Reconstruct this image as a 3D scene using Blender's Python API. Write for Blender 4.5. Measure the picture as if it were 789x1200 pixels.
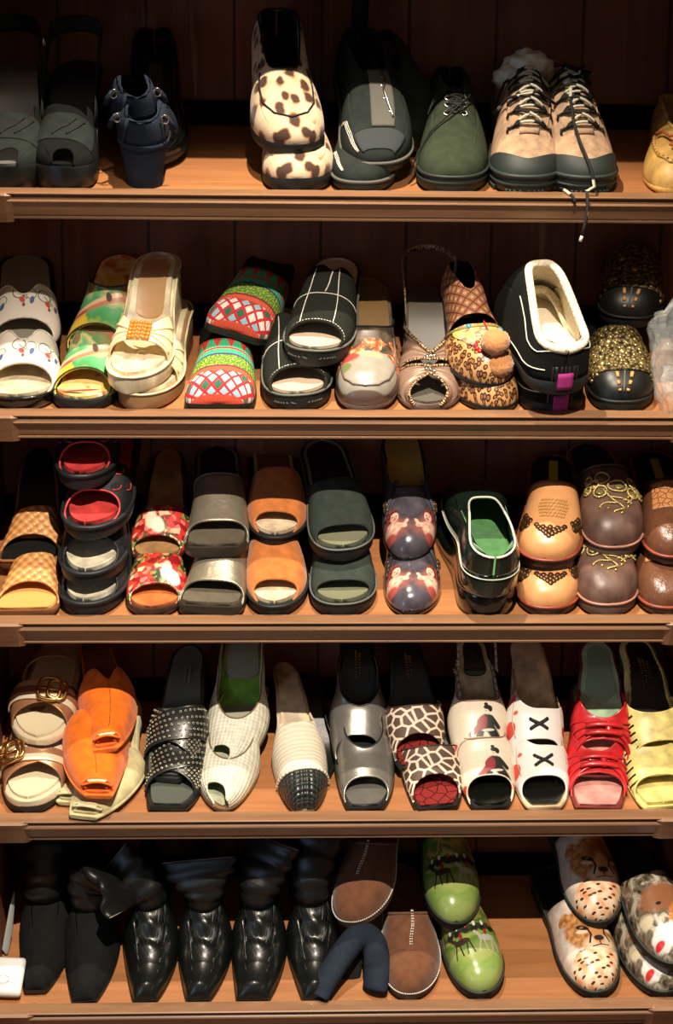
import bpy, math, random
import numpy as np
from mathutils import Vector, Matrix, noise as mnoise
for o in list(bpy.data.objects): bpy.data.objects.remove(o)
SC = bpy.context.scene
COL = SC.collection
pi = math.pi
# ---------------------------------------------------------------- camera
F = 2000.0
CAM = Vector((-.0998, -2.1305, .0108)); PITCH, YAW, ROLL = .1881, .0400, .0083
_f = Vector((math.sin(YAW)*math.cos(PITCH), math.cos(YAW)*math.cos(PITCH), -math.sin(PITCH)))
_r = Vector((math.cos(YAW), -math.sin(YAW), 0)); _u = _r.cross(_f)
RV = _r*math.cos(ROLL)+_u*math.sin(ROLL); UV_ = -_r*math.sin(ROLL)+_u*math.cos(ROLL)
cd = bpy.data.cameras.new('camera'); cam = bpy.data.objects.new('camera', cd); COL.objects.link(cam)
cd.sensor_fit = 'VERTICAL'; cd.sensor_height = 36.0; cd.lens = 36.0*F/1200; cd.clip_start = .05
cam.matrix_world = Matrix(((RV.x, UV_.x, -_f.x, CAM.x), (RV.y, UV_.y, -_f.y, CAM.y), (RV.z, UV_.z, -_f.z, CAM.z), (0, 0, 0, 1)))
SC.camera = cam
vs = SC.view_settings
vs.view_transform = 'Standard'; vs.look = 'None'; vs.gamma = 1; vs.use_curve_mapping = False; vs.exposure = 0.0
# ---------------------------------------------------------------- light
w = bpy.data.worlds.new('world'); SC.world = w; w.use_nodes = True
w.node_tree.nodes['Background'].inputs[0].default_value = (.80, .72, .62, 1)
w.node_tree.nodes['Background'].inputs[1].default_value = .17
def lamp(name, loc, energy, col, rad=.018, aim=None, cone=1.9):
    l = bpy.data.lights.new(name, 'SPOT'); l.energy = energy; l.color = col; l.shadow_soft_size = rad
    l.spot_size = cone; l.spot_blend = .9
    o = bpy.data.objects.new(name, l); COL.objects.link(o); o.location = loc
    d = (Vector(aim)-Vector(loc)); o.rotation_euler = d.to_track_quat('-Z', 'Y').to_euler(); return o
lamp('ceiling_spot', (-.06, -.425, .965), 118, (1.0, .86, .68), .012, (0, .0, -.85), .92).scale = (2.2, 1, 1)
lb = lamp('ceiling_spot', (.05, -1.72, 1.35), 430, (1.0, .86, .70), .014, (0, .08, -.98), .66); lb.scale = (1.4, 1, 1)
# daylight from the shop window, low on the left in front of the shelves
al = bpy.data.lights.new('shop_window_daylight', 'AREA'); al.energy = 4.5; al.color = (.45, .68, 1.0); al.shape = 'RECTANGLE'; al.size = .5; al.size_y = .9
ao = bpy.data.objects.new('shop_window_daylight', al); COL.objects.link(ao); ao.location = (-1.5, -1.7, -.75)
ao.rotation_euler = (Vector((-.2, 0, -.6))-Vector(ao.location)).to_track_quat('-Z', 'Y').to_euler()
# ---------------------------------------------------------------- geometry of the shelves
TAU = math.radians(22); SD = Vector((0, math.cos(TAU), math.sin(TAU))); ND = Vector((0, -math.sin(TAU), math.cos(TAU)))
ZS = {0: .272, 1: 0.0, 2: -.2731, 3: -.5411, 4: -.8094, 5: -1.08}
LIPW, LIPH = .019, .008
def ray(u, v):
    return (_f + RV*((u-394.5)/F) + UV_*((600-v)/F)).normalized()
def on_shelf(i, u, v=None, h=0.0):
    "point on the plane of shelf i raised by h: seen at pixel (u, v), or against the lip below pixel column u"
    P0 = Vector((0, 0, ZS[i])) + ND*(h-LIPH)
    if v is None:
        P = P0 + SD*(LIPW+.0025)
        # column u: solve for x by the plane through the camera, UV_ and the ray
        n = UV_.cross(ray(u, 600)); P.x = (n.dot(CAM) - n.y*P.y - n.z*P.z)/n.x
        return P
    d = ray(u, v); k = (P0-CAM).dot(ND)/d.dot(ND)
    return CAM + d*k
# ---------------------------------------------------------------- materials
def lin(c):
    if len(c) == 4 and max(c) <= 1: return c
    f = lambda x: (x/255/12.92) if x/255 <= .04045 else ((x/255+.055)/1.055)**2.4
    return (f(c[0]), f(c[1]), f(c[2]), 1)
class X:
    def __init__(s, n, sock): s.n = n; s.s = sock
    def _m(s, op, *a, clamp=False):
        nd = s.n.t.nodes.new('ShaderNodeMath'); nd.operation = op; nd.use_clamp = clamp
        for i, b in enumerate((s,)+a):
            if isinstance(b, X): s.n.t.links.new(b.s, nd.inputs[i])
            else: nd.inputs[i].default_value = b
        return X(s.n, nd.outputs[0])
    def __add__(s, b): return s._m('ADD', b)
    __radd__ = __add__
    def __mul__(s, b): return s._m('MULTIPLY', b)
    __rmul__ = __mul__
    def __sub__(s, b): return s._m('SUBTRACT', b)
    def __rsub__(s, b): return (s*-1)+b
    def __truediv__(s, b): return s._m('DIVIDE', b)
    def __neg__(s): return s*-1
    def abs(s): return s._m('ABSOLUTE')
    def sin(s): return s._m('SINE')
    def sqrt(s): return s._m('SQRT')
    def fract(s): return s._m('FRACT')
    def floor(s): return s._m('FLOOR')
    def pp(s, k=1.0): return s._m('PINGPONG', k)
    def max(s, b): return s._m('MAXIMUM', b)
    def min(s, b): return s._m('MINIMUM', b)
    def clamp(s): return s._m('ADD', 0.0, clamp=True)
    def gt(s, e, soft=.01): return ((s-e)/soft+.5).clamp()
    def lt(s, e, soft=.01): return 1-s.gt(e, soft)
class N:
    def __init__(s, t, coord='UV'):
        s.t = t; s.dim = '2D' if coord == 'UV' else '3D'; tc = t.nodes.new('ShaderNodeTexCoord'); s.tc = tc
        s.vec = tc.outputs['UV' if coord == 'UV' else 'Object']
        sp = t.nodes.new('ShaderNodeSeparateXYZ'); t.links.new(s.vec, sp.inputs[0])
        s.u, s.v, s.w = (X(s, sp.outputs[i]) for i in range(3))
    def scaled(s, sx, sy, sz=1):
        m = s.t.nodes.new('ShaderNodeMapping'); m.inputs['Scale'].default_value = (sx, sy, sz); s.t.links.new(s.vec, m.inputs[0]); return m.outputs[0]
    def noise(s, sc, det=2, vec=None, rough=.5, dist=0):
        nd = s.t.nodes.new('ShaderNodeTexNoise'); nd.inputs['Scale'].default_value = sc; nd.inputs['Detail'].default_value = det
        nd.inputs['Roughness'].default_value = rough; nd.inputs['Distortion'].default_value = dist
        s.t.links.new(vec or s.vec, nd.inputs['Vector']); s.nc = nd.outputs['Color']; return X(s, nd.outputs[0])
    def vor(s, sc, feat='F1', vec=None, rnd=1.0):
        nd = s.t.nodes.new('ShaderNodeTexVoronoi'); nd.feature = feat; nd.voronoi_dimensions = s.dim; nd.inputs['Scale'].default_value = sc; nd.inputs['Randomness'].default_value = rnd
        s.t.links.new(vec or s.vec, nd.inputs['Vector'])
        if feat == 'F1': s.vc = nd.outputs['Color']
        return X(s, nd.outputs['Distance'])
    def chan(s, col, i=0):
        sp = s.t.nodes.new('ShaderNodeSeparateColor'); s.t.links.new(col, sp.inputs[0]); return X(s, sp.outputs[i])
    def mix(s, f, a, b):
        nd = s.t.nodes.new('ShaderNodeMix'); nd.data_type = 'RGBA'
        if isinstance(f, X): s.t.links.new(f.s, nd.inputs[0])
        else: nd.inputs[0].default_value = f
        for k, c in ((6, a), (7, b)):
            if isinstance(c, tuple): nd.inputs[k].default_value = lin(c)
            else: s.t.links.new(c, nd.inputs[k])
        return nd.outputs[2]
    def ramp(s, f, stops, interp='LINEAR'):
        nd = s.t.nodes.new('ShaderNodeValToRGB'); nd.color_ramp.interpolation = interp
        e = nd.color_ramp.elements
        while len(e) < len(stops): e.new(.5)
        for k, (p, c) in enumerate(stops): e[k].position = p; e[k].color = lin(c)
        s.t.links.new(f.s, nd.inputs[0]); return nd.outputs[0]
    def ell(s, cx, cy, rx, ry, rot=0, soft=.12, wob=0):
        du, dv = s.u-cx, s.v-cy
        if rot:
            c, q = math.cos(rot), math.sin(rot); a, b = du*c+dv*q, dv*c-du*q
        else: a, b = du, dv
        a, b = a/rx, b/ry
        d = (a*a+b*b).sqrt()
        if wob: d = d+(s.noise(9, 2)-.5)*wob
        return d.lt(1.0, soft)
    def ring(s, cx, cy, r, wd, asp=1.0):
        du, dv = s.u-cx, (s.v-cy)/asp
        return ((du*du+dv*dv).sqrt()-r).abs().lt(wd, wd*.5)
    def seg(s, x0, y0, x1, y1, wd):
        l2 = (x1-x0)**2+(y1-y0)**2+1e-9
        k = (((s.u-x0)*(x1-x0)+(s.v-y0)*(y1-y0))/l2).clamp()
        a, b = s.u-x0-k*(x1-x0), s.v-y0-k*(y1-y0)
        return (a*a+b*b).sqrt().lt(wd, wd*.4)
    def paint(s, base, layers):
        c = base
        for l in layers:
            c = s.mix(getattr(s, l[0])(*l[2:]), c, l[1])
        return c
MATS = {}
def M(name, base, rough=.5, metal=0, bump=None, bs=.3, bd=.001, coat=0, sheen=0, spec=.5, coord='UV', alpha=None, trans=0, var=0, aniso=0):
    if name in MATS: return MATS[name]
    m = bpy.data.materials.new(name); m.use_nodes = True; t = m.node_tree; b = t.nodes['Principled BSDF']
    n = N(t, coord)
    if callable(base): t.links.new(base(n), b.inputs['Base Color'])
    elif var:
        k = n.noise(var if coord == 'UV' else var*10, 4)
        lo = tuple(c*.72 for c in base); hi = tuple(min(255, c*1.12) for c in base)
        t.links.new(n.ramp(k, [(.3, lo), (.7, hi)]), b.inputs['Base Color'])
    else: b.inputs['Base Color'].default_value = lin(base)
    if isinstance(rough, (int, float)): b.inputs['Roughness'].default_value = rough
    else: t.links.new(rough(n).s, b.inputs['Roughness'])
    b.inputs['Metallic'].default_value = metal; b.inputs['Coat Weight'].default_value = coat; b.inputs['Coat Roughness'].default_value = .12
    b.inputs['Sheen Weight'].default_value = sheen; b.inputs['Specular IOR Level'].default_value = spec
    b.inputs['Transmission Weight'].default_value = trans
    if alpha: b.inputs['Alpha'].default_value = alpha
    if bump:
        nd = t.nodes.new('ShaderNodeBump'); nd.inputs['Strength'].default_value = bs; nd.inputs['Distance'].default_value = bd
        t.links.new(bump(n).s, nd.inputs['Height']); t.links.new(nd.outputs[0], b.inputs['Normal'])
    MATS[name] = m; return m
grain = lambda sc=30: (lambda n: n.noise(sc, 4))
wrinkle = lambda n: n.noise(6, 4, dist=1.2)+n.noise(45, 3)*.25
def leather(name, c, rough=.42, **k): return M(name, c, rough, bump=wrinkle, bs=.35, bd=.0008, var=4, **k)
def suede(name, c, **k): return M(name, lambda n: n.ramp(n.noise(7, 4), [(.3, tuple(x*.88 for x in c)), (.7, tuple(min(255, x*1.08) for x in c))]), .95, bump=grain(60), bs=.4, bd=.0006, sheen=.25 if max(c) > 90 else .0, spec=.12, **k)
def rubber(name, c, rough=.6): return M(name, c, rough, bump=grain(40), bs=.15, bd=.0005)
# ---------------------------------------------------------------- mesh builder
class MB:
    def __init__(s): s.V = []; s.Fc = []; s.UV = []
    def grid(s, P, uv=None, cu=False, cv=False):
        nu, nv = len(P), len(P[0]); b = len(s.V)
        for i in range(nu):
            for j in range(nv):
                s.V.append(tuple(P[i][j])); s.UV.append(uv[i][j] if uv else (i/max(1, nu-1)*2.5, j/max(1, nv-1)))
        for i in range(nu if cu else nu-1):
            for j in range(nv if cv else nv-1):
                a, c, d, e = i*nv+j, ((i+1) % nu)*nv+j, ((i+1) % nu)*nv+(j+1) % nv, i*nv+(j+1) % nv
                s.Fc.append((b+a, b+c, b+d, b+e))
        return s
    def loft(s, rings, uv=None, caps=True):
        b = len(s.V); s.grid(rings, uv, cv=True); n = len(rings[0])
        if caps:
            s.Fc.append(tuple(b+k for k in range(n)))
            e = b+(len(rings)-1)*n; s.Fc.append(tuple(e+k for k in reversed(range(n))))
        return s
    def tube(s, pts, r, n=8, r2=None, nrm=None, caps=True, uvs=10, closed=False):
        pts = [Vector(p) for p in pts]; rings = []; uv = []; acc = 0; m = len(pts); prev = None
        for i, p in enumerate(pts):
            if closed: t = pts[(i+1) % m]-pts[i-1]
            else: t = pts[min(i+1, m-1)]-pts[max(i-1, 0)]
            if t.length < 1e-9: t = Vector((0, 1, 0))
            t.normalize()
            if nrm is not None: a = Vector(nrm[i] if isinstance(nrm, list) else nrm)
            else: a = prev if prev is not None else (Vector((0, 0, 1)) if abs(t.z) < .9 else Vector((1, 0, 0)))
            a = a-t*a.dot(t)
            if a.length < 1e-6: a = t.orthogonal()
            a.normalize(); prev = a; c = t.cross(a)
            ra = r[i] if isinstance(r, (list, tuple)) else r
            rb = (r2[i] if isinstance(r2, (list, tuple)) else r2) if r2 is not None else ra
            rings.append([p+c*ra*math.cos(k*2*pi/n)+a*rb*math.sin(k*2*pi/n) for k in range(n)])
            if i: acc += (pts[i]-pts[i-1]).length
            uv.append([(k/n*ra*20, acc*uvs) for k in range(n)])
        if closed: s.grid(rings, uv, cu=True, cv=True)
        else: s.loft(rings, uv, caps)
        return s
    def ball(s, c, rx, ry=None, rz=None, n=12, rot=None, f=None):
        ry = ry or rx; rz = rz or rx; c = Vector(c); P = []
        for i in range(n+1):
            th = pi*i/n; row = []
            for j in range(n*2):
                ph = pi*j/n; d = Vector((math.sin(th)*math.cos(ph), math.sin(th)*math.sin(ph), math.cos(th)))
                q = Vector((d.x*rx, d.y*ry, d.z*rz))
                if f: q = f(d, q)
                if rot: q = rot @ q
                row.append(c+q)
            P.append(row)
        return s.grid(P, None, cv=True)
    def box(s, c, sx, sy, sz, bev=.0, rot=None, M4=None):
        c = Vector(c); n = 3 if bev else 1; R = []
        prof = [(-sz/2, -bev), (-sz/2+bev, 0), (sz/2-bev, 0), (sz/2, -bev)] if bev else [(-sz/2, 0), (sz/2, 0)]
        for z, o in prof:
            hx, hy = sx/2+o, sy/2+o; ring = []
            for (qx, qy, a0) in ((1, 1, 0), (-1, 1, pi/2), (-1, -1, pi), (1, -1, 1.5*pi)):
                if bev:
                    for k in range(4):
                        a = a0+k*pi/6; ring.append(Vector((qx*(hx-bev)+bev*math.cos(a), qy*(hy-bev)+bev*math.sin(a), z)))
                else: ring.append(Vector((qx*hx, qy*hy, z)))
            R.append([(rot @ p if rot else p)+c for p in ring])
        uv = [[(p.x*10, p.y*10) for p in ring] for ring in R]
        return s.loft(R, uv)
    def build(s, name, mat, parent=None, thick=0, lining=None, smooth=True, sub=0, angle=None, flip=False):
        if flip: s.Fc = [f[::-1] for f in s.Fc]
        me = bpy.data.meshes.new(name); me.from_pydata(s.V, [], s.Fc)
        ul = me.uv_layers.new(name='UVMap')
        li = np.empty(len(me.loops), dtype=np.int32); me.loops.foreach_get('vertex_index', li)
        ul.data.foreach_set('uv', np.array(s.UV, dtype=np.float32)[li].ravel())
        import bmesh
        bm = bmesh.new(); bm.from_mesh(me); bmesh.ops.remove_doubles(bm, verts=bm.verts, dist=1e-5)
        if not thick: bmesh.ops.recalc_face_normals(bm, faces=bm.faces)
        bm.to_mesh(me); bm.free()
        me.materials.append(mat)
        if lining: me.materials.append(lining)
        if smooth:
            me.polygons.foreach_set('use_smooth', [True]*len(me.polygons))
        o = bpy.data.objects.new(name, me); COL.objects.link(o)
        if parent: o.parent = parent
        if thick:
            md = o.modifiers.new('thickness', 'SOLIDIFY'); md.thickness = abs(thick); md.offset = 1 if thick < 0 else -1
            if lining: md.material_offset = 1
        if sub:
            md = o.modifiers.new('smooth', 'SUBSURF'); md.levels = md.render_levels = sub
        if smooth and angle: me.set_sharp_from_angle(angle=math.radians(angle))
        return o
def struct(o, name=None):
    o['kind'] = 'structure'; return o
def tag(o, label, cat, group=None, kind=None):
    o['label'] = label; o['category'] = cat
    if group: o['group'] = group
    if kind: o['kind'] = kind
    return o
S01 = lambda x: 0 if x <= 0 else 1 if x >= 1 else x*x*(3-2*x)
lerp = lambda a, b, k: a+(b-a)*k
# ---------------------------------------------------------------- shoes
TOES = {'round': (.30, 2.1, 2.0), 'square': (.10, 3.2, 3.0), 'almond': (.40, 1.8, 1.6), 'point': (.46, 1.45, 1.25), 'snip': (.46, 1.5, 1.2), 'wide': (.24, 2.4, 2.2)}
class Shoe:
    """toe at the origin, heel at +y, sole on z = 0; q runs -1..1 over the foot from its left to its right edge, t runs 0..1 from toe to heel"""
    def __init__(s, name, label, group, place, L=.25, W=.084, toe='round', heel=.01, plat=.012, side=1, curve=.006,
                 waist=.80, hw=.76, spring=.004, fore=.34, thin=None, cat='shoe', ball=None, snip=.0, anchor='toe', hz=.78, tag_root=True):
        s.L, s.W, s.heel, s.plat, s.side, s.curve, s.waist, s.hw, s.spring, s.fore, s.thin, s.hz = L, W, heel, plat, side, curve, waist, hw, spring, fore, thin, hz
        s.tb, s.tp, s.tq = TOES[toe]; s.snip = snip
        i, u, v, h = place[:4]; yaw, pit, rol = (math.radians(a) for a in (tuple(place[4:])+(0, 0, 0))[:3])
        P = on_shelf(i, u, v, h)
        R = Matrix.Rotation(TAU, 4, 'X') @ Matrix.Rotation(yaw, 4, 'Z') @ Matrix.Rotation(pit, 4, 'X') @ Matrix.Rotation(rol, 4, 'Y')
        A = Vector((s.cx(1), L, 0)) if anchor == 'heel' else Vector((s.cx(0), 0, 0))
        s.root = bpy.data.objects.new(name, None); COL.objects.link(s.root); s.root.empty_display_size = .02
        s.root.matrix_world = Matrix.Translation(P) @ R @ Matrix.Translation(-A)
        s.R = R
        tag(s.root, label, cat, group)
        s.hf = lambda t: .05; s.n = 2.3; s.ov = .0
    def cx(s, t): return s.side*s.curve*(2.2*(1-t)**2*t*1.6 - .9*(1-t)**3 + .25)
    def w(s, t):
        W = s.W/2; t = min(max(t, 0), 1)
        if t < s.tb:
            k = 1-t/s.tb; f = max(0, 1-k**s.tp)**(1/s.tq); f = s.snip+(1-s.snip)*f if t > 0 else 0
        elif t < .60: f = lerp(1, s.waist, S01((t-s.tb)/(.60-s.tb)))
        else: f = lerp(s.waist, s.hw, S01((t-.6)/.2))
        he = .16
        if t > 1-he: f *= math.sqrt(max(0, 1-((t-1+he)/he)**2.2))
        return W*f
    def zt(s, t): return s.plat + s.heel*S01((t-s.fore)/(s.hz-s.fore)) + s.spring*max(0, 1-t/.25)**2
    def zb(s, t):
        z = s.spring*max(0, 1-t/.25)**2
        if s.thin is not None and t > s.fore: z = max(0, s.zt(t)-lerp(s.plat, s.thin, S01((t-s.fore)/.12)))
        return z
    def ts(s, n=34, a=0, b=1): return [a+(b-a)*(1-math.cos(pi*k/n))/2 for k in range(n+1)]
    def sole(s, mat, name='sole', ex=.0015, heelmat=None, block=None, rnd=.35, top=0.0):
        m = MB(); R = []; U = []
        for t in s.ts():
            w = max(s.w(t)+ex, .0006) if 0 < t < 1 else .0006; a, b = s.zb(t), s.zt(t)+top; h = b-a; c = s.cx(t); y = t*s.L+(ex*(2*t-1))
            e = min(rnd*h, .004, w*.5)
            pr = [(-w+e, a), (-w, a+e), (-w, b-e*.6), (-w+e*.6, b), (0, b), (w-e*.6, b), (w, b-e*.6), (w, a+e), (w-e, a), (0, a)]
            R.append([(c+x, y, z) for x, z in pr]); U.append([((x)*10, t*s.L*10) for x, z in pr])
        m.loft(R, U); o = m.build(name, mat, s.root, angle=50)
        if block: s.block(heelmat or mat, *block)
        return o
    def block(s, mat, t0=.80, wb=.5, tb0=.86, tb1=.97, name='heel'):
        "heel under the seat: top follows the outline, foot narrower"
        m = MB(); rings = []; ns = 10
        for k in range(ns+1):
            f = k/ns; g = f**.6; ring = []
            for j in range(24):
                a = 2*pi*j/24; ca, sa = math.cos(a), math.sin(a)
                tt = lerp(t0, .995, (sa+1)/2); wt = min(s.w(tt)*1.0+.0005, abs(1e9)); x1 = wt*ca if abs(ca) < .99 else wt*ca
                x1 = math.copysign(min(abs(s.w(min(.94, tt))*1.25*ca), s.w(tt)+.0005), ca); y1 = tt*s.L
                x2 = s.W/2*wb*ca; y2 = lerp(tb0, tb1, (sa+1)/2)*s.L
                z1 = s.zt(tt)-.003; z = lerp(z1, 0, f)
                ring.append((s.cx(tt)+lerp(x1, x2, g), lerp(y1, y2, g), z))
            rings.append(ring)
        m.loft(rings); return m.build(name, mat, s.root, angle=50)
    def bed(s, mat, name='insole', inset=.003, th=.003, t0=0, t1=1, dish=.0, wf=1.0):
        th = max(th, dish+.0022)
        m = MB(); R = []; U = []
        for t in s.ts(30, t0, t1):
            te = (t-t0)/(t1-t0); cap = min(1, math.sqrt(max(0, 1-(2*te-1)**10))) if (t0 > 0 or t1 < 1) else 1
            w = max((s.w(t)*wf-inset)*cap, .0005); z = s.zt(t)-.0005; c = s.cx(t); y = inset+t*(s.L-2*inset)
            pr = [(-w, z, 0), (-w*.97, z+th, 0), (-w*.6, z+th-dish*.8, 0), (0, z+th-dish, 0), (w*.6, z+th-dish*.8, 0), (w*.97, z+th, 0), (w, z, 0), (0, z-.001, 0)]
            R.append([(c+x, y, zz) for x, zz, _ in pr]); U.append([(x*10, t*s.L*10) for x, _, _ in pr])
        m.loft(R, U); return m.build(name, mat, s.root, angle=60)
    def welt(s, mat, r=.0022, z=0.0, t1=1.0, ex=.002, name='welt', t0=0):
        pts = [s.edge(t, -1, ex, z) for t in s.ts(30, t0, t1)][::-1]+[s.edge(t, 1, ex, z) for t in s.ts(30, t0, t1)][1:]
        return MB().tube(pts, r, 6, closed=(t1 >= 1 and t0 <= 0)).build(name, mat, s.root)
    def edge(s, t, q, ex=0, z=0): return Vector((s.cx(t)+q*(s.w(t)+ex), t*s.L+ex*(2*t-1), s.zt(t)+z))
    def P(s, t, q, off=0.0):
        th = (q+1)/2*pi; n = s.n; t = min(max(t, 0), 1)
        def pos(t, th):
            c, sn = math.cos(th), math.sin(th)
            return Vector((s.cx(t)-(s.w(t)+s.ov)*math.copysign(abs(c)**(2/n), c), t*s.L, s.zt(t)-.002+(s.hf(t)+.002)*abs(sn)**(2/n)))
        p = pos(t, th)
        if off:
            e = 1e-3; a = pos(min(t+e, 1), th)-pos(max(t-e, 0), th); b = pos(t, min(th+e, pi-1e-5))-pos(t, max(th-e, 1e-5)); nn = b.cross(a)
            if nn.length > 1e-12:
                nn.normalize()
                c0 = Vector((s.cx(t), t*s.L, s.zt(t)))
                if nn.dot(p-c0) < 0: nn = -nn
                p = p+nn*off
        return p
    def up(s, name, mat, t0, t1, h, n=2.3, th=.0022, ov=.0, lining=None, nu=26, nv=34, q0=-1, q1=1, off=0, fn=None, keep=True):
        if keep: s.hf, s.n, s.ov, s.t0, s.t1 = h, n, ov, t0, t1
        P = []; U = []; arc = [0]; pc = s.P(0, 0)
        for k in range(1, 101):
            pn = s.P(k/100, 0); arc.append(arc[-1]+(pn-pc).length*10); pc = pn
        for i in range(nu+1):
            a = i/nu; row = []; ur = []; am = []; qs = [lerp(q0, q1, j/nv) for j in range(nv+1)]
            km = 1-math.cos(a*pi/2) if t0(0) < .02 else a
            tm = lerp(t0(0), t1(0), km); N2 = 24; c_ = [0]; pp_ = s.P(tm, 0)
            for k in range(1, N2+1):
                pn = s.P(tm, k/N2); c_.append(c_[-1]+(pn-pp_).length*10); pp_ = pn
            ua = []
            for q in qs:
                xx = min(N2-1e-6, abs(q)*N2); ki = int(xx); ua.append(math.copysign(lerp(c_[ki], c_[ki+1], xx-ki), q))
            for j in range(nv+1):
                q = lerp(q0, q1, j/nv); A, B = t0(q), t1(q)
                k = a
                if A < .02: k = 1-math.cos(a*pi/2) if B < .98 else (1-math.cos(a*pi))/2
                elif B > .98: k = math.sin(a*pi/2)
                t = lerp(A, B, k); p = s.P(t, q, off)
                if fn: p = fn(t, q, p)
                row.append(p); x = min(99.999, max(0, t*100)); k0 = int(x); ur.append((ua[j], lerp(arc[k0], arc[k0+1], x-k0)))
            P.append(row); U.append(ur)
        return MB().grid(P, U).build(name, mat, s.root, thick=th, lining=lining, flip=True)
    def line(s, name, tq, r, mat, off=.0005, r2=None, sub=6, n=6, nrm=None, closed=False, parent=None):
        "a cord lying on the upper through the (t, q) points"
        pts = []
        for a, b in zip(tq[:-1], tq[1:]):
            for k in range(sub): pts.append(s.P(lerp(a[0], b[0], k/sub), lerp(a[1], b[1], k/sub), off))
        if not closed: pts.append(s.P(tq[-1][0], tq[-1][1], off))
        nr = None
        if r2 is not None:
            nr = []
            for p in range(len(pts)): nr.append(pts[p]-Vector((s.cx(.5), pts[p].y, s.zt(pts[p].y/s.L)-.03)))
        return MB().tube(pts, r, n, r2=r2, nrm=nr, closed=closed).build(name, mat, parent or s.root)
    def stitches(s, name, tq, r, mat, step=.005, off=.0006, fill=.55):
        pts = []
        for a, b in zip(tq[:-1], tq[1:]):
            for k in range(20): pts.append(s.P(lerp(a[0], b[0], k/20), lerp(a[1], b[1], k/20), off))
        pts.append(s.P(*tq[-1], off)); m = MB(); acc = 0; cur = []
        for a, b in zip(pts[:-1], pts[1:]):
            if (acc % step) < step*fill: cur += [a] if cur else [a]; cur.append(b)
            elif len(cur) > 1: m.tube(cur[::1], r, 5); cur = []
            else: cur = []
            acc += (b-a).length
        if len(cur) > 1: m.tube(cur, r, 5)
        return m.build(name, mat, s.root) if m.V else None
    def rim(s, name, mat, r=.0014, which=1, off=0, q0=-1, q1=1):
        f = s.t1 if which else s.t0
        if hasattr(f, 'qc'): q0, q1 = -f.qc, f.qc
        return MB().tube([s.P(f(lerp(q0, q1, k/90)), lerp(q0, q1, k/90), off) for k in range(91)], r, 6).build(name, mat, s.root)
    def tubeo(s, name, pts, r, mat, parent=None, **k): return MB().tube(pts, r, **k).build(name, mat, parent or s.root)
    def sling(s, mat, t=.5, z0=.012, zb=.05, wd=.005, th=.0012, back=1.0, name='heel_strap', wf=.95, lean=0.0):
        pts = []
        hwid = s.w(.82)*wf; yc = .80*s.L; yb = back*s.L
        for sg in (-1, 1):
            seq = []
            for k in range(9):
                f = k/8; tt = lerp(t, .86, f)
                seq.append(Vector((s.cx(tt)+sg*lerp(s.w(t)*.98, hwid, f)+lean*f, tt*s.L, s.zt(tt)+lerp(z0, zb, f**.8))))
            arc = [Vector((s.cx(.9)+sg*hwid*math.cos(a)+lean, yc+(yb-yc)*math.sin(a), s.zt(.92)+zb)) for a in (pi/16*k for k in range(1, 9 if sg < 0 else 8))]
            if sg < 0: pts = seq+arc
            else: pts = pts+(seq+arc)[::-1]
        nr = [Vector((p.x-s.cx(.8), (p.y-yc) if p.y > yc else 0, 0)) for p in pts]
        return MB().tube(pts, wd, 8, r2=th, nrm=nr).build(name, mat, s.root)
E_ = lambda sd, c, p=2.0: (lambda q: c+(sd-c)*abs(q)**p)     # an edge: value c on the centre line, sd at both sides
def slant(a, b): return lambda q: lerp(a, b, (q+1)/2)
def HP(h0, h1, tr=.12, te=.6): return lambda t: math.sqrt(max(0, 1-(1-min(t/tr, 1))**2))*lerp(h0, h1, S01(t/te))
def HL(h0, h1, a=.1, b=.6): return lambda t: lerp(h0, h1, min(max((t-a)/(b-a), 0), 1))
def collar(tt, qc=.5, p=2.2):
    f = lambda q: 1.0 if abs(q) >= qc else tt+(1-tt)*math.sin(pi/2*(abs(q)/qc)**(p+.5))
    f.qc = qc; return f
# ---------------------------------------------------------------- the cabinet
def woodc(a, b, sx, sy, sz, seam=None):
    def f(n):
        k = n.noise(1, 5, n.scaled(sx, sy, sz), .6, .4); k2 = n.noise(1, 2, n.scaled(sx*.15, sy*.15, sz*.15))
        return n.ramp(k*.7+k2*.3, [(.3, a), (.7, b)])
    return f
def wallc(n):
    k = n.noise(1, 5, n.scaled(45, 45, 2.2), .6, .5); k2 = n.noise(1, 2, n.scaled(9, 9, .6))
    c = n.ramp(k*.55+k2*.45, [(.3, (84, 42, 26)), (.72, (146, 82, 48))])
    st = n.noise(1, 3, n.scaled(26, 26, 1.5), .5, .8).gt(.69, .05)
    c = n.mix(st*.5, c, (176, 132, 84))
    kn = n.vor(1, 'F1', n.scaled(11, 11, 4)).lt(.10, .1); c = n.mix(kn*.7, c, (40, 18, 10))
    g = ((n.u+.03)/.118).fract(); g = g.lt(.02, .01)+g.gt(.985, .01)
    return n.mix(g.clamp()*.85, c, (20, 9, 6))
M_SHELF = M('shelf_wood', woodc((142, 92, 54), (184, 124, 78), 5, 60, 60), .42, coord='OBJ', bump=lambda n: n.noise(1, 5, n.scaled(6, 110, 110)), bs=.15, bd=.0005, coat=.15)
M_LIP = M('lip_wood', woodc((112, 80, 56), (152, 112, 80), 6, 90, 90), .38, coord='OBJ', bump=lambda n: n.noise(1, 5, n.scaled(6, 130, 130)), bs=.2, bd=.0005, coat=.2)
M_WALL = M('wall_wood', wallc, .55, coord='OBJ', bump=lambda n: n.noise(1, 4, n.scaled(60, 60, 3)), bs=.2, bd=.0006)
M_DARK = M('gap_shade_black', (14, 8, 6), 1.0, spec=.05)  # near-black colour stands for the shade in the gap behind each shelf
M_FLOOR = M('floor_boards', woodc((96, 66, 46), (140, 98, 68), 3, 30, 10), .5, coord='OBJ')
HX = .472; WY = .247; XC = .4211
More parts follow.
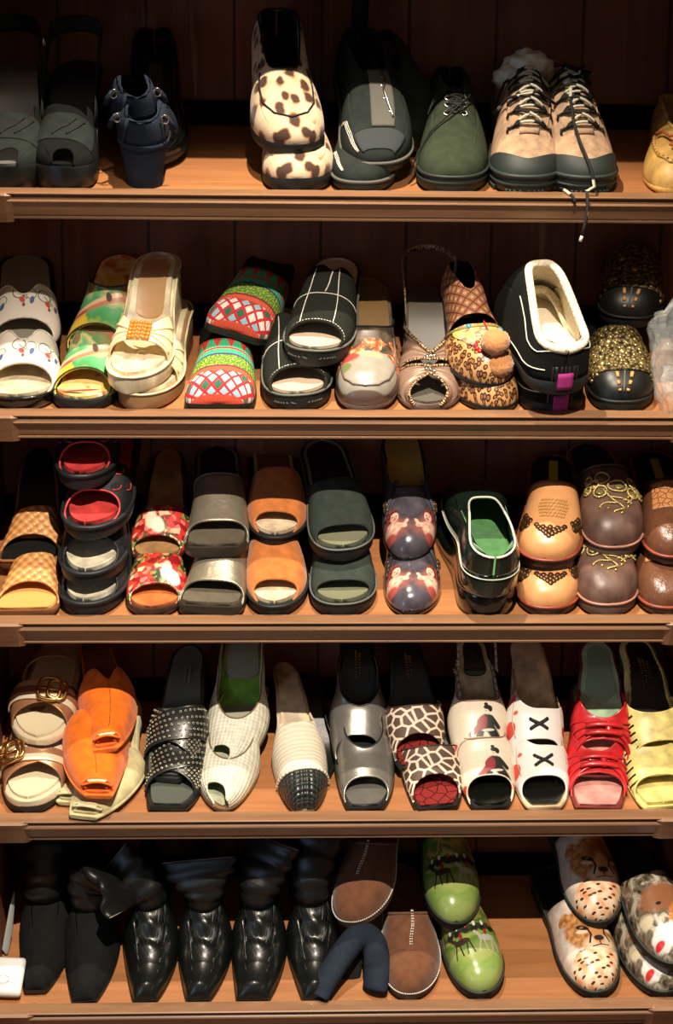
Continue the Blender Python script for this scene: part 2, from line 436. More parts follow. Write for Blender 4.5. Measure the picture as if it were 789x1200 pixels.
struct(MB().box((0, WY+.01, -.45), 2*HX+.04, .02, 1.95).build('wall_back', M_WALL, smooth=False))
for sg, nm in ((-1, 'wall_left'), (1, 'wall_right')):
    struct(MB().box((sg*(HX+.01), .1, -.45), .02, .33, 1.95).build(nm, M_WALL, smooth=False))
struct(MB().box((0, -1.2, -1.42), 5.0, 3.6, .04).build('floor', M_FLOOR, smooth=False))
bf = math.radians(33); DF = Vector((0, math.sin(bf), -math.cos(bf))); OF = Vector((0, -math.cos(bf), -math.sin(bf)))
def lip_profile(plain=False):
    P = [SD*LIPW-ND*(LIPH+.012), SD*LIPW, SD*.002+ND*.0004, Vector((0, 0, 0))]
    q = [(.0012, 0), (.003, -.0042), (.0062, -.0045), (.0072, -.001), (.0078, .0022), (.0092, .0034), (.0108, .0022), (.0118, .0), (.0305, .0), (.0312, -.0015), (.0325, -.0015), (.0332, .0012), (.0352, .0016), (.0365, 0.0)]
    if plain: q = [(.0012, .0036), (.0395, .0036)]
    P += [DF*a+OF*b for a, b in q]
    P += [P[-1]+SD*LIPW*1.0-OF*.0]
    return P
ORD = {0: 'shelf above the picture', 1: 'topmost', 2: 'second', 3: 'third', 4: 'fourth', 5: 'fifth'}
for i in range(6):
    z = Vector((0, 0, ZS[i])); sl = (WY-.0005)/math.cos(TAU)
    a, b = z-ND*LIPH+SD*(LIPW-.001), z-ND*LIPH+SD*sl; b.y = WY-.001
    prof = [a, b, b-Vector((0, 0, .016)), a-ND*.016]
    m = MB(); m.loft([[Vector((x, p.y, p.z)) for p in prof] for x in (-HX+.0005, HX-.0005)])
    brd = m.build('shelf_board', M_SHELF, smooth=False)
    nm = {0: 'sloping wooden shelf just above the top edge of the picture, over the leopard loafers', 1: 'topmost sloping wooden shelf carrying the hiking shoes and leopard loafers',
          2: 'sloping wooden shelf carrying the embroidered slippers and the cream bow wedge', 3: 'middle sloping wooden shelf carrying woven, floral and tan studded clogs',
          4: 'sloping wooden shelf carrying the red, white and orange sandals', 5: 'lowest sloping wooden shelf carrying black boots and animal print clogs'}[i]
    tag(brd, nm, 'shelf', 'sloping shelves of the shoe display')
    m = MB(); pr = lip_profile(); m.loft([[Vector((x, p.y, p.z))+z for p in pr] for x in (-XC, XC)]); m.build('front_lip', M_LIP, brd, smooth=False)
    pr2 = lip_profile(True)
    for sg in (-1, 1):
        m = MB(); c = Vector((0, .012, -.012))
        def at(x, P): return [Vector((x, p.y, p.z))+z for p in P]
        small = [p*.985 for p in pr2]
        xs = (sg*(XC-.006), sg*(XC+.002), sg*(HX-.0005)) 
        m.loft([at(xs[0], [Vector((0, p.y+.004, p.z)) for p in small]), at(xs[1], pr2), at(xs[2], pr2)]); m.build('lip_end', M_LIP, brd, smooth=False)
    struct(MB().box((0, WY-.004, b.z+.0165), 2*HX-.002, .008, .032).build('gap_shade_%d' % (i+1), M_DARK, smooth=False))  # dark strip put in for the shaded gap below the wall planks
# ---------------------------------------------------------------- shoe materials
BLACK = leather('black_leather', (22, 24, 22), spec=.5); PATENT = M('black_patent', (12, 14, 12), .14, coat=.6)
RUB = rubber('black_rubber', (19, 23, 22)); RUBG = rubber('dark_green_rubber', (38, 47, 42)); BLKIN = M('black_lining', (11, 11, 11), .8)
BLKLTH = M('black_insole', (20, 22, 22), .4, bump=grain(20), bs=.2)
CREAMSOLE = leather('cream_footbed', (226, 206, 172)); WHITE = leather('white_leather', (232, 224, 212)); TANIN = leather('tan_insole', (168, 128, 84))
BEIGEIN = leather('beige_insole', (206, 180, 142)); SILVER = M('silver_metal', (215, 212, 205), .22, 1); GOLD = M('gold_metal', (214, 176, 108), .25, 1)
STITCH = M('white_thread', (226, 220, 205), .8); BLKTH = M('black_thread', (14, 13, 12), .7)
def leoc(n):
    k = n.noise(8, 2); d = n.vor(4.2, 'F1', n.scaled(1.35, .85, 1), .85); sz = n.chan(n.vc, 0)
    dd = d+(k-.5)*.45+(sz-.5)*.16
    c = n.mix(n.noise(3, 2).gt(.55, .3)*.55, (222, 198, 164), (186, 138, 88))
    c = n.mix(dd.lt(.34, .08), c, (166, 106, 60)); return n.mix(dd.lt(.26, .06), c, (66, 38, 24))
LEO = M('leopard_fur', leoc, .8, bump=grain(70), bs=.4, sheen=.2)
def girc(n):
    d = n.vor(6.0, 'DISTANCE_TO_EDGE', n.scaled(1.0, 1.25, 1)); k = n.noise(14, 2)
    return n.mix((d+(k-.5)*.09).gt(.115, .03), (226, 206, 184), (84, 62, 46))
GIR = M('giraffe_fur', girc, .6, bump=grain(60), bs=.3)
def cheec(n):
    d = n.vor(14.5, 'F1'); k = n.noise(22, 2); r = (d+(k-.5)*.25)
    return n.mix(r.gt(.24, .05)*r.lt(.46, .06), n.mix(r.lt(.3, .1), (200, 152, 98), (156, 100, 56)), (44, 26, 18))
CHEE = M('small_leopard_print', cheec, .35, coat=.3)
def floc(n):
    n.vor(15, 'F1'); a = n.chan(n.vc, 0); n.vor(26, 'F1'); b = n.chan(n.vc, 1); k = n.noise(3.2, 3)
    red = n.ramp(a, [(.0, (150, 30, 34)), (.3, (206, 52, 52)), (.55, (228, 120, 108)), (.75, (214, 66, 40)), (.9, (238, 190, 150))], 'CONSTANT')
    grn = n.ramp(b, [(.0, (38, 58, 30)), (.35, (70, 98, 50)), (.6, (132, 140, 70)), (.8, (206, 120, 50)), (.92, (214, 200, 160))], 'CONSTANT')
    c = n.mix(k.gt(.52, .06), red, grn)
    return c
def floral(name, x):
    def f(n):
        c = floc(n)
        return n.paint(c, [('ell', (226, 216, 190), x, .60, .07, .15, 0, .3, .8), ('ell', (204, 150, 118), x-.02, .90, .05, .06), ('ell', (46, 40, 26), x, 1.03, .1, .06, 0, .3, .5), ('ell', (232, 226, 206), x+.1, .5, .09, .13, .5, .3, .6)])
    return M(name, f, .3, coat=.4)
def weavec(a, b, k=60):
    def f(n):
        p = (n.u*k+n.v*k).sin(); q = (n.u*k-n.v*k).sin(); c = n.mix((p*q*.5+.5), a, b)
        return n.mix(n.noise(8, 3).gt(.55, .2)*.35, c, tuple(int(x*.7) for x in a))
    return f
weaveb = lambda k=60: (lambda n: (n.u*k+n.v*k).sin()*(n.u*k-n.v*k).sin())
WOVTAN = M('tan_woven_leather', lambda n: n.mix(((n.u*44).sin()*(n.v*44).sin())*.5+.5, (176, 112, 58), (226, 170, 106)), .38, bump=lambda n: (n.u*44).sin()*(n.v*44).sin(), bs=.6, bd=.0015)
WOVWHT = M('white_woven_leather', weavec((206, 202, 180), (232, 230, 212), 62), .5, bump=weaveb(62), bs=.5, bd=.001)
WOVBLK = M('black_woven_leather', weavec((10, 12, 12), (60, 66, 64), 44), .3, bump=weaveb(44), bs=.8, bd=.0015)
RAFFIA = M('cream_raffia', lambda n: n.mix(((n.v*95+n.noise(9, 2)*6).sin()*.5+.5)*.5, (236, 226, 204), (206, 192, 166)), .75, bump=lambda n: (n.v*95+n.noise(9, 2)*6).sin(), bs=.5, bd=.001)
def leath_wov(n): return n.vor(40)
PEW = M('pewter_leather', lambda n: n.mix(n.noise(5, 4), (112, 104, 90), (158, 148, 128)), .32, .55, bump=wrinkle, bs=.4, bd=.001)
PEW2 = M('grey_metallic_leather', lambda n: n.mix(n.noise(5, 4), (118, 116, 110), (160, 156, 148)), .28, .6, bump=grain(12), bs=.15)
BRNORG = suede('orange_brown_nubuck', (186, 110, 56)); ORANGE = suede('bright_orange_suede', (232, 112, 28)); GRN = suede('dark_green_nubuck', (52, 60, 54))
BRSUE = suede('brown_suede', (114, 74, 52)); BLSUE = suede('blue_grey_suede', (40, 48, 60)); BKSUE = suede('black_suede', (25, 27, 26)); GYSUE = suede('grey_green_suede', (44, 49, 46))
PALEG = suede('pale_yellow_green_suede', (196, 184, 138)); OLIVE = suede('olive_suede', (58, 66, 50))
CREAMF = M('cream_satin', (238, 214, 164), .45, bump=grain(8), bs=.2, sheen=.2); CREAML = leather('cream_leather', (236, 216, 178))
BRONZE = M('bronze_satin', (150, 122, 104), .42, .25, bump=lambda n: (n.u*10+n.v*38).sin()*.5+n.noise(8, 3), bs=.5, bd=.0015)
BRAID = M('beaded_braid', lambda n: n.mix(n.vor(50).lt(.4, .1), (70, 50, 36), (196, 160, 120)), .4, .3, bump=lambda n: n.vor(50), bs=.8, bd=.001)
def ethnic(n):
    u, v = n.u+(n.noise(14, 2)-.5)*.02, n.v*.84+n.u*n.u*.22+.02
    tri = (u*5.6).fract(); tri = (tri-.5).abs()*2          # 0..1..0
    c = n.mix(0.0, (206, 64, 52), (206, 64, 52))
    # diamonds near the toe
    d = ((u*6.2+v*6.2).fract()-.5).abs().max(((u*6.2-v*6.2).fract()-.5).abs())
    cell = ((u*6.2+v*6.2).floor()*.37+(u*6.2-v*6.2).floor()*.73).fract()
    dc = n.ramp(cell, [(0, (235, 228, 214)), (.35, (238, 232, 220)), (.5, (150, 200, 216)), (.75, (46, 110, 84))], 'CONSTANT')
    dm = n.mix(d.lt(.36, .05), (206, 44, 50), dc)
    c = n.mix(v.gt(.12, .02)*v.lt(.46, .02), (222, 84, 60), dm)
    c = n.mix(v.gt(.46, .02), c, (222, 92, 62)); c = n.mix(v.gt(.54, .01), c, (120, 34, 60))
    g = n.mix(n.noise(34, 2).gt(.54, .05), (84, 130, 44), (168, 190, 66)); c = n.mix(v.gt(.57, .01), c, g)
    c = n.mix(v.gt(.76, .01), c, (70, 48, 120)); c = n.mix(v.gt(.79, .01), c, (60, 178, 128)); c = n.mix(v.gt(.87, .01), c, (196, 48, 44))
    tm = (v-.90)/.24; c = n.mix(v.gt(.90, .01)*tm.gt(0, .02)*(tri-tm).gt(0, .06)*v.lt(1.13, .02), c, (60, 168, 118))
    c = n.mix(v.gt(1.15, .01), c, (222, 96, 62)); return n.mix(v.gt(1.27, .01), c, (196, 176, 60))
ETH = M('embroidered_stripes', ethnic, .85, bump=lambda n: (n.u*150).sin()*.4+n.noise(40, 2), bs=.6, bd=.001)
DENIM = M('black_denim', lambda n: n.mix(n.noise(50, 2), (17, 19, 17), (48, 50, 44)), .95, bump=grain(60), bs=.5, spec=.1)
def bikes(n):
    L = []
    for cx, cy, k in ((-.38, .78, 1), (.02, .84, 1), (.36, .80, 1)):
        L += [('ring', (88, 112, 84), cx-.08, cy+.02, .085, .008), ('ring', (110, 128, 98), cx+.08, cy-.01, .07, .007), ('seg', (60, 80, 60), cx-.08, cy+.02, cx+.02, cy-.08, .007),
              ('ell', (196, 70, 66), cx-.04, cy-.09, .035, .05, .4), ('ell', (70, 96, 140), cx+.09, cy-.10, .03, .06, -.2), ('ell', (120, 70, 50), cx-.02, cy-.17, .02, .03)]
    return n.paint(n.mix(n.noise(5, 3)*.3, (228, 220, 206), (206, 196, 178)), L)
BIKE = M('white_painted_leather', bikes, .5)
def colourful(n):
    k = n.noise(3, 3, dist=1)
    c = n.ramp(n.v*.55+(k-.5)*.6+n.u*.3, [(.18, (226, 186, 60)), (.3, (62, 150, 84)), (.42, (104, 178, 120)), (.5, (214, 196, 132)), (.56, (60, 140, 76)), (.66, (206, 96, 90)), (.74, (40, 110, 60)), (.85, (214, 176, 60))])
    return n.paint(c, [('seg', (196, 130, 96), -.5, .55, .35, .95, .05), ('seg', (230, 190, 150), -.45, .63, .2, .93, .03), ('ell', (70, 44, 34), .05, .86, .04, .07, .3, .3, .6), ('ell', (186, 70, 84), -.3, .62, .1, .03, .4, .3, .6)])
COLR = M('colourful_painted_leather', colourful, .4, coat=.2)
def colbed(n):
    k = n.noise(4, 3); c = n.ramp(k, [(.35, (226, 196, 92)), (.5, (236, 214, 140)), (.62, (214, 120, 70))])
    return n.paint(c, [('ell', (176, 70, 76), .0, .25, .22, .035, .25, .3, .7), ('ell', (66, 44, 40), -.1, .16, .16, .025, 0, .3, .9), ('ell', (230, 226, 210), .2, .14, .12, .03, 0, .3, .6)])
COLB = M('painted_footbed', colbed, .4)
def clogpaint(n):
    k = n.noise(4, 4, dist=1); c = n.ramp(k, [(.35, (50, 42, 34)), (.6, (92, 80, 66))])
    a = n.v.gt(.62, .03)*n.v.lt(1.05, .03)*n.noise(7, 3, dist=1).gt(.5, .06)
    c = n.mix(a, c, n.ramp(n.noise(16, 2), [(.35, (150, 52, 30)), (.55, (206, 120, 66)), (.7, (222, 200, 160))]))
    c = n.mix(n.ell(0, .50, .42, .34, 0, .05), c, n.mix(n.noise(6, 3), (122, 116, 104), (166, 160, 146)))
    return n.paint(n.mix(n.v.lt(.22, .02), c, (92, 76, 68)), [('ell', (190, 70, 60), -.25, .74, .13, .06, .3, .4, 1), ('ell', (222, 170, 120), .02, .78, .16, .04, -.2, .4, 1), ('ell', (110, 120, 70), -.3, .6, .08, .08, 0, .4, 1)])
CLOGP = M('painted_taupe_leather', clogpaint, .3, coat=.3)
def figures(n):
    k = n.noise(3.5, 3); c = n.ramp(k, [(.3, (44, 42, 52)), (.7, (98, 92, 100))])
    L = []
    sk = n.ramp(n.noise(16, 3), [(.35, (206, 150, 128)), (.65, (238, 206, 184))]); hair = n.ramp(n.noise(22, 3), [(.35, (70, 28, 28)), (.65, (150, 70, 56))])
    for sx in (-1, 1):
        cx = .25*sx
        L += [('ell', (150, 92, 84), cx, .50, .22, .16, .2*sx, .6, .9), ('ell', hair, cx+.03*sx, .70, .105, .105, 0, .3, .7), ('ell', sk, cx-.015*sx, .665, .062, .075), ('ell', (196, 116, 96), cx-.03*sx, .64, .022, .014), ('ell', (110, 50, 46), cx-.015*sx, .625, .02, .008),
              ('ell', sk, cx+.02*sx, .48, .12, .12, .5*sx, .3, .6), ('seg', sk, cx-.02*sx, .54, cx-.16*sx, .50, .034), ('seg', sk, cx-.14*sx, .50, cx-.19*sx, .58, .022), ('ell', (176, 84, 76), cx+.06*sx, .38, .12, .06, .2*sx, .4, .8),
              ('ell', (64, 32, 32), cx-.04*sx, .68, .012, .008), ('ell', (64, 32, 32), cx+.008*sx, .68, .012, .008), ('seg', (176, 120, 100), cx-.018*sx, .675, cx-.022*sx, .65, .005)]
    return n.paint(c, L)
FIG = M('painted_figures_leather', figures, .2, coat=.5)
def horses(n):
    k = n.noise(2.6, 3, dist=.8)
    c = n.ramp(n.v*.5+(k-.5)*.5, [(.1, (146, 166, 92)), (.22, (120, 150, 70)), (.3, (152, 164, 92)), (.42, (84, 132, 46)), (.5, (176, 176, 92)), (.56, (52, 96, 40)), (.62, (190, 150, 72)), (.68, (60, 110, 44)), (.8, (120, 160, 66))])
    L = [('ell', (40, 58, 34), 0, .98, .52, .055, 0, .4, 1.2)]
    for cx in (-.36, -.24, -.11, .02, .14, .26, .38):
        L += [('ell', (36, 30, 28), cx, .95, .05, .05, .3, .3, .5), ('ell', (196, 60, 46) if cx in (-.11, .26) else (214, 208, 196), cx+.01, 1.03, .02, .04)]
    for cx, cc in ((-.2, (58, 44, 36)), (.16, (176, 172, 156))):
        L += [('ell', cc, cx, .80, .12, .05), ('seg', cc, cx-.09, .83, cx-.15, .90, .025)]+[('seg', cc, cx+a, .79, cx+a+b, .60, .011) for a, b in ((-.09, -.05), (-.05, .03), (.07, -.02), (.10, .05))]
        L += [('ell', (150, 40, 34), cx, .89, .025, .05)]
    return n.paint(c, L)
HORSE = M('green_hunting_print', horses, .28, coat=.35)
def cheetahface(n):
    k = n.noise(5, 3); base = n.ramp(k, [(.35, (196, 176, 164)), (.65, (236, 222, 208))])
    body = n.ramp(n.noise(6, 2), [(.4, (244, 222, 190)), (.65, (230, 150, 96))])
    sp = n.vor(8.2, 'F1', n.scaled(.8, 1.5, 1)); body = n.mix((sp+(n.noise(26, 2)-.5)*.3).lt(.22, .05), body, (84, 44, 34))
    c = n.mix(n.ell(.06, .34, .52, .36, .1, .08, .2), base, body)
    fur = n.ramp(n.noise(14, 3), [(.35, (150, 92, 50)), (.65, (214, 156, 98))])
    L = [('ell', fur, .10, .94, .44, .36, 0, .12, .3), ('ell', fur, -.30, 1.18, .11, .09, .4), ('ell', fur, .46, 1.16, .08, .09, -.4), ('ell', (150, 90, 46), .10, 1.08, .16, .16, 0, .6, .5), ('ell', (232, 206, 174), .12, .70, .23, .13, 0, .4, .2),
         ('ell', (206, 146, 90), .12, .86, .10, .18, 0, .4), ('ell', (232, 208, 176), -.10, .90, .08, .03, -.2, .5), ('ell', (232, 208, 176), .34, .91, .07, .03, .2, .5),
         ('ell', (34, 24, 24), -.08, .96, .085, .036, -.35, .2), ('ell', (34, 24, 24), .31, .97, .075, .036, .35, .2), ('ell', (150, 104, 48), -.085, .962, .03, .018), ('ell', (150, 104, 48), .315, .972, .028, .018),
         ('seg', (34, 24, 22), -.01, .94, .02, .84, .013), ('seg', (34, 24, 22), .02, .84, -.03, .72, .013), ('seg', (34, 24, 22), .25, .95, .22, .84, .013), ('seg', (34, 24, 22), .22, .84, .28, .73, .013),
         ('ell', (52, 42, 44), .12, .775, .075, .042, 0, .2), ('seg', (60, 40, 36), .12, .74, .12, .67, .008), ('seg', (70, 44, 36), .12, .67, .0, .655, .008), ('seg', (70, 44, 36), .12, .67, .24, .66, .008)]
    return n.paint(c, L)
CHF = M('cheetah_picture_leather', cheetahface, .28, coat=.3)
def bigcat(n):
    k = n.noise(6, 4, dist=1); c = n.ramp(k, [(.35, (44, 36, 30)), (.5, (120, 110, 90)), (.62, (196, 188, 170)), (.75, (80, 62, 44))])
    return n.paint(c, [('ell', (150, 100, 66), .0, .98, .36, .20, 0, .3, .6), ('ell', (212, 128, 56), .18, .66, .2, .2, .4, .3, .6), ('ell', (226, 222, 214), -.16, .42, .24, .18, .3, .2, .8), ('ell', (232, 228, 222), .26, .34, .2, .12, -.3, .2, .7),
        ('ell', (206, 50, 46), -.3, .36, .09, .05, 0, .3, .5), ('ell', (206, 50, 46), .08, .48, .06, .05, 0, .3, .5), ('ell', (30, 26, 26), .2, .62, .03, .025), ('ell', (30, 26, 26), -.1, .9, .04, .025), ('ell', (190, 180, 150), -.36, .74, .12, .1, 0, .3, .8), ('ell', (170, 90, 70), .3, .22, .15, .04, .2, .4, .6)])
CAT = M('big_cat_picture_leather', bigcat, .28, coat=.3)
def kimono(n):
    n.v = n.v+.04
    c = n.mix(n.noise(5, 3)*.4, (226, 214, 192), (204, 188, 162))
    g = (n.u*7).fract().lt(.04, .02)+(n.v*7).fract().lt(.04, .02); c = n.mix(g.clamp()*.25, c, (150, 130, 110))
    K, R, S, H = (38, 36, 36), (142, 44, 50), (226, 200, 176), (26, 22, 24)
    return n.paint(c, [('ell', (206, 66, 52), -.46, .34, .13, .09, .3, .1, .5), ('ell', (206, 66, 52), .44, .36, .12, .05, -.2, .1, .5), ('seg', K, .14, .60, .26, .42, .07), ('seg', K, .02, .60, -.02, .42, .05), ('ell', K, .10, .66, .10, .13, .2, .2, .4), ('ell', R, .03, .66, .07, .11, -.2, .2, .4), ('seg', R, .0, .62, -.12, .50, .04),
        ('ell', (206, 200, 186), .11, .56, .09, .02, .1, .2, .3), ('seg', K, .16, .74, .26, .62, .035), ('ell', S, .10, .83, .038, .05), ('ell', H, .115, .88, .06, .03), ('ell', H, .15, .86, .03, .04), ('ell', H, .09, .92, .028, .022), ('seg', (90, 60, 50), .085, .83, .10, .83, .004)])
KIM = M('cream_painted_leather', kimono, .42, coat=.1)
def dots_(n):
    return n.paint(n.mix(n.noise(5, 3)*.4, (228, 224, 218), (206, 200, 192)), [('ell', (214, 72, 58), -.42, .62, .11, .12, 0, .08), ('ell', (214, 72, 58), .46, .58, .08, .08, 0, .08), ('ell', (214, 72, 58), -.42, 1.05, .1, .06, 0, .08), ('ell', (214, 90, 70), -.3, .82, .035, .03, 0, .2), ('ell', (214, 72, 58), .44, 1.0, .06, .08, 0, .08)])
DOT = M('white_red_dotted_leather', dots_, .45, coat=.1)
RED = leather('red_leather', (204, 34, 40), coat=.3); CROC = M('burgundy_croc', lambda n: n.mix(n.vor(7, 'DISTANCE_TO_EDGE').gt(.05, .04), (56, 18, 18), (132, 44, 42)), .25, coat=.5, bump=lambda n: n.vor(7, 'DISTANCE_TO_EDGE'), bs=.5)
MINT = leather('mint_green_insole', (168, 206, 168)); PINKB = leather('pink_footbed', (220, 150, 140)); YEL = leather('pale_yellow_leather', (226, 210, 130)); LIME = M('lime_green_lining', (124, 180, 44), .6, var=4)
LIMEP = leather('pale_grey_green_leather', (176, 178, 152)); TAN = M('tan_clog_leather', lambda n: n.mix(n.noise(4, 4), (190, 128, 78), (222, 166, 112)), .34, coat=.25, bump=wrinkle, bs=.3, bd=.0006)
BRCL = leather('brown_nubuck_clog', (104, 78, 68)); BRLT = M('glossy_brown_leather', lambda n: n.mix(n.noise(6, 4), (72, 44, 30), (124, 80, 54)), .3, coat=.4, bump=wrinkle, bs=.9, bd=.0015)
REDIN = leather('red_footbed', (204, 64, 62)); NAVY = rubber('navy_black_eva', (19, 24, 28)); NAVYD = NAVY
GRNP = M('dark_green_patent', (22, 36, 28), .16, coat=.6); GRNIN = suede('green_insole', (70, 120, 70)); OFFW = M('off_white_piping', (206, 210, 190), .5)
TERRA = leather('terracotta_footbed', (206, 112, 60)); WHBED = leather('off_white_footbed', (226, 216, 190))
FLEECE = M('cream_fleece', (236, 222, 192), .95, bump=grain(28), bs=1, bd=.004, sheen=.4); MAG = M('magenta_patch', (176, 44, 130), .6, bump=lambda n: (n.v*180).sin(), bs=.3)
STUDP = M('gold_brown_brocade', lambda n: n.mix(n.vor(20).lt(.5, .1), (46, 38, 22), (112, 94, 52)), .45, .3, bump=lambda n: 1-n.vor(20), bs=.9, bd=.003)
NUBB = M('beige_nubuck', (190, 154, 122), .85, var=6, bump=grain(50), bs=.3); MOC = M('yellow_tan_leather', (214, 168, 92), .5, bump=wrinkle, bs=.4, var=4)
LACE = M('speckled_lace', lambda n: n.mix(((n.u*16+n.v*5).sin()*(n.v*9).sin()).gt(.55, .1), (22, 22, 20), (206, 200, 176)), .8); ORLACE = leather('orange_lace', (190, 96, 42))
YLAB = M('yellow_label', (190, 186, 60), .6); GOLDPR = M('gold_print', (190, 150, 80), .4, .5); GLIT = M('gold_glitter', lambda n: n.mix(n.vor(80).lt(.4, .1), (40, 34, 20), (190, 170, 110)), .3, .6, bump=lambda n: n.vor(80), bs=1)
GREYST = M('grey_suede_strip', (92, 90, 82), .8)
POM = M('tan_fur', (190, 128, 76), .95, bump=grain(30), bs=1, bd=.004, sheen=.5, coord='OBJ'); BROCADE = M('gold_floral_brocade', lambda n: n.ramp(n.noise(9, 3), [(.38, (190, 166, 84)), (.5, (222, 204, 130)), (.58, (200, 60, 44)), (.63, (80, 140, 150)), (.68, (222, 204, 130))]), .4, coat=.2)
def dia(n):
    a, b = (n.u*6+n.v*6).fract()-.5, (n.u*6-n.v*6).fract()-.5; d = a.abs().max(b.abs())
    return n.mix(d.lt(.16, .03)*d.gt(.07, .02), n.mix(d.gt(.42, .03), (186, 124, 86), (120, 66, 44)), (232, 206, 160))
DIA = M('brown_diamond_brocade', dia, .5)
OVB = M('black_studded_leather', (22, 26, 24), .35, coat=.2)
PLASTIC = M('clear_plastic', (225, 230, 226), .10, alpha=.16, bump=lambda n: n.noise(16, 3, dist=2.5), bs=1.0, bd=.008, coord='OBJ')
# ---------------------------------------------------------------- shoe families
def slide(name, label, group, place, um, sm, bm, t0=(.05, .20), t1=(.50, .42), h=(.030, .050), n=2.6, hk=.42, dish=.002, th=.0025, lining=None, p0=1.6, p1=2.0, welt=None, rim=None, heelblock=None, cat='sandal', inset=.003, **kw):
    s = Shoe(name, label, group, place, cat=cat, **kw)
    s.sole(sm, block=heelblock); s.bed(bm, dish=dish, inset=inset)
    f0 = t0 if callable(t0) else E_(t0[0], t0[1], p0); f1 = t1 if callable(t1) else E_(t1[0], t1[1], p1)
    s.up('upper', um, f0, f1, HL(h[0]*hk, h[1]*.84, .08, .45), n=n, th=th, lining=lining, ov=.001)
    if welt: s.welt(welt, .0015)
    if rim:
        s.rim('front_piping', rim, .0011, 0, .0004); s.rim('back_piping', rim, .0011, 1, .0004)
    return s
def clog(name, label, group, place, um, sm, bm, tt=.48, side=.62, h=(.034, .064), n=2.5, lining=None, tr=.15, hk=.80, hk2=.76, kt=.90, welt=None, rim=None, cat='clog', p1=2.4, **kw):
    s = Shoe(name, label, group, place, cat=cat, **kw); s.sole(sm); s.bed(bm, dish=.002)
    s.up('upper', um, lambda q: 0.0, E_(side, tt*kt, p1), HP(h[0]*hk, h[1]*hk2, tr, .5), n=n, ov=.0015, lining=lining)
    if welt: s.welt(welt, .0018)
    if rim: s.rim('collar_piping', rim, .0013, 1, .0004)
    return s
def full(name, label, group, place, um, sm, bm, tt=.42, qc=.52, h=(.036, .062), hb=None, n=2.5, lining=None, welt=None, rim=None, tr=.16, pc=2.2, block=None, **kw):
    s = Shoe(name, label, group, place, **kw); s.sole(sm, block=block); s.bed(bm)
    hb = hb or h[1]
    hf = lambda t: HP(h[0]*.74, h[1], tr, .42)(t)*lerp(1, hb/h[1], S01((t-.45)/.5))
    s.up('upper', um, lambda q: 0.0, collar(tt, qc, pc), hf, n=n, ov=.0015, lining=lining, nu=34, nv=44)
    if welt: s.welt(welt, .002)
    if rim: s.rim('collar_piping', rim, .0013, 1, .0004, -.999, .999)
    return s
def on_up(s, name, mat, pts, r, flat=.5, parent=None, each=False):
    "small domed studs lying on the upper at the (t, q) points"
    if each:
        for p in pts: on_up(s, name, mat, [p], r, flat, parent)
        return
    m = MB()
    for t, q in pts: 
        p = s.P(t, q, .0004); nn = (s.P(t, q, .003)-p); rot = nn.to_track_quat('Z', 'Y').to_matrix() if nn.length > 1e-6 else None
        m.ball(p, r, r, r*flat, 5, rot)
    return m.build(name, mat, parent or s.root)
def buckle(s, t, q, rw, rh, r, mat, off=.003, name='buckle', pin=True):
    c = s.P(t, q, off); nn = (s.P(t, q, off+.003)-c).normalized(); a = (s.P(t, q+.05, off)-c); a = (a-nn*a.dot(nn)).normalized(); b = nn.cross(a)
    pts = [c+a*math.copysign(abs(math.cos(k*2*pi/24))**.6, math.cos(k*2*pi/24))*rw+b*math.copysign(abs(math.sin(k*2*pi/24))**.6, math.sin(k*2*pi/24))*rh for k in range(24)]
    m = MB().tube(pts, r, 8, closed=True)
    if pin: m.tube([c-a*rw, c+a*rw], r*.7, 6)
    return m.build(name, mat, s.root)
def label_strip(s, mat, t0, t1, hw, z=.0034, name='brand_label', dx=0):
    m = MB(); R = []
    for k in range(7):
        t = lerp(t0, t1, k/6); c = Vector((s.cx(t)+dx, t*s.L, s.zt(t)+z)); R.append([c+Vector((-hw, 0, 0)), c+Vector((hw, 0, 0)), c+Vector((hw, 0, .0006)), c+Vector((-hw, 0, .0006))])
    return m.loft(R).build(name, mat, s.root, smooth=False)
def print_marks(s, mat, t, rows=2, ln=.034, gap=.005, z=.0042, name='insole_print'):
    "worn rows of small stamped characters running along the insole, too small to read"
    m = MB(); random.seed(int(t*100)+rows)
    for r in range(rows):
        x = (r-(rows-1)/2)*gap; y = -ln/2*(1-.25*r)
        while y < ln/2*(1-.2*r):
            d = .0014+.0022*random.random(); tt = t+(y+d/2)/s.L
            m.box((s.cx(t)+x, t*s.L+y+d/2, s.zt(tt)+z), .0020+.0008*random.random(), d, .0004); y += d+.0009+(.002 if random.random() < .2 else 0)
    return m.build(name, mat, s.root, smooth=False)
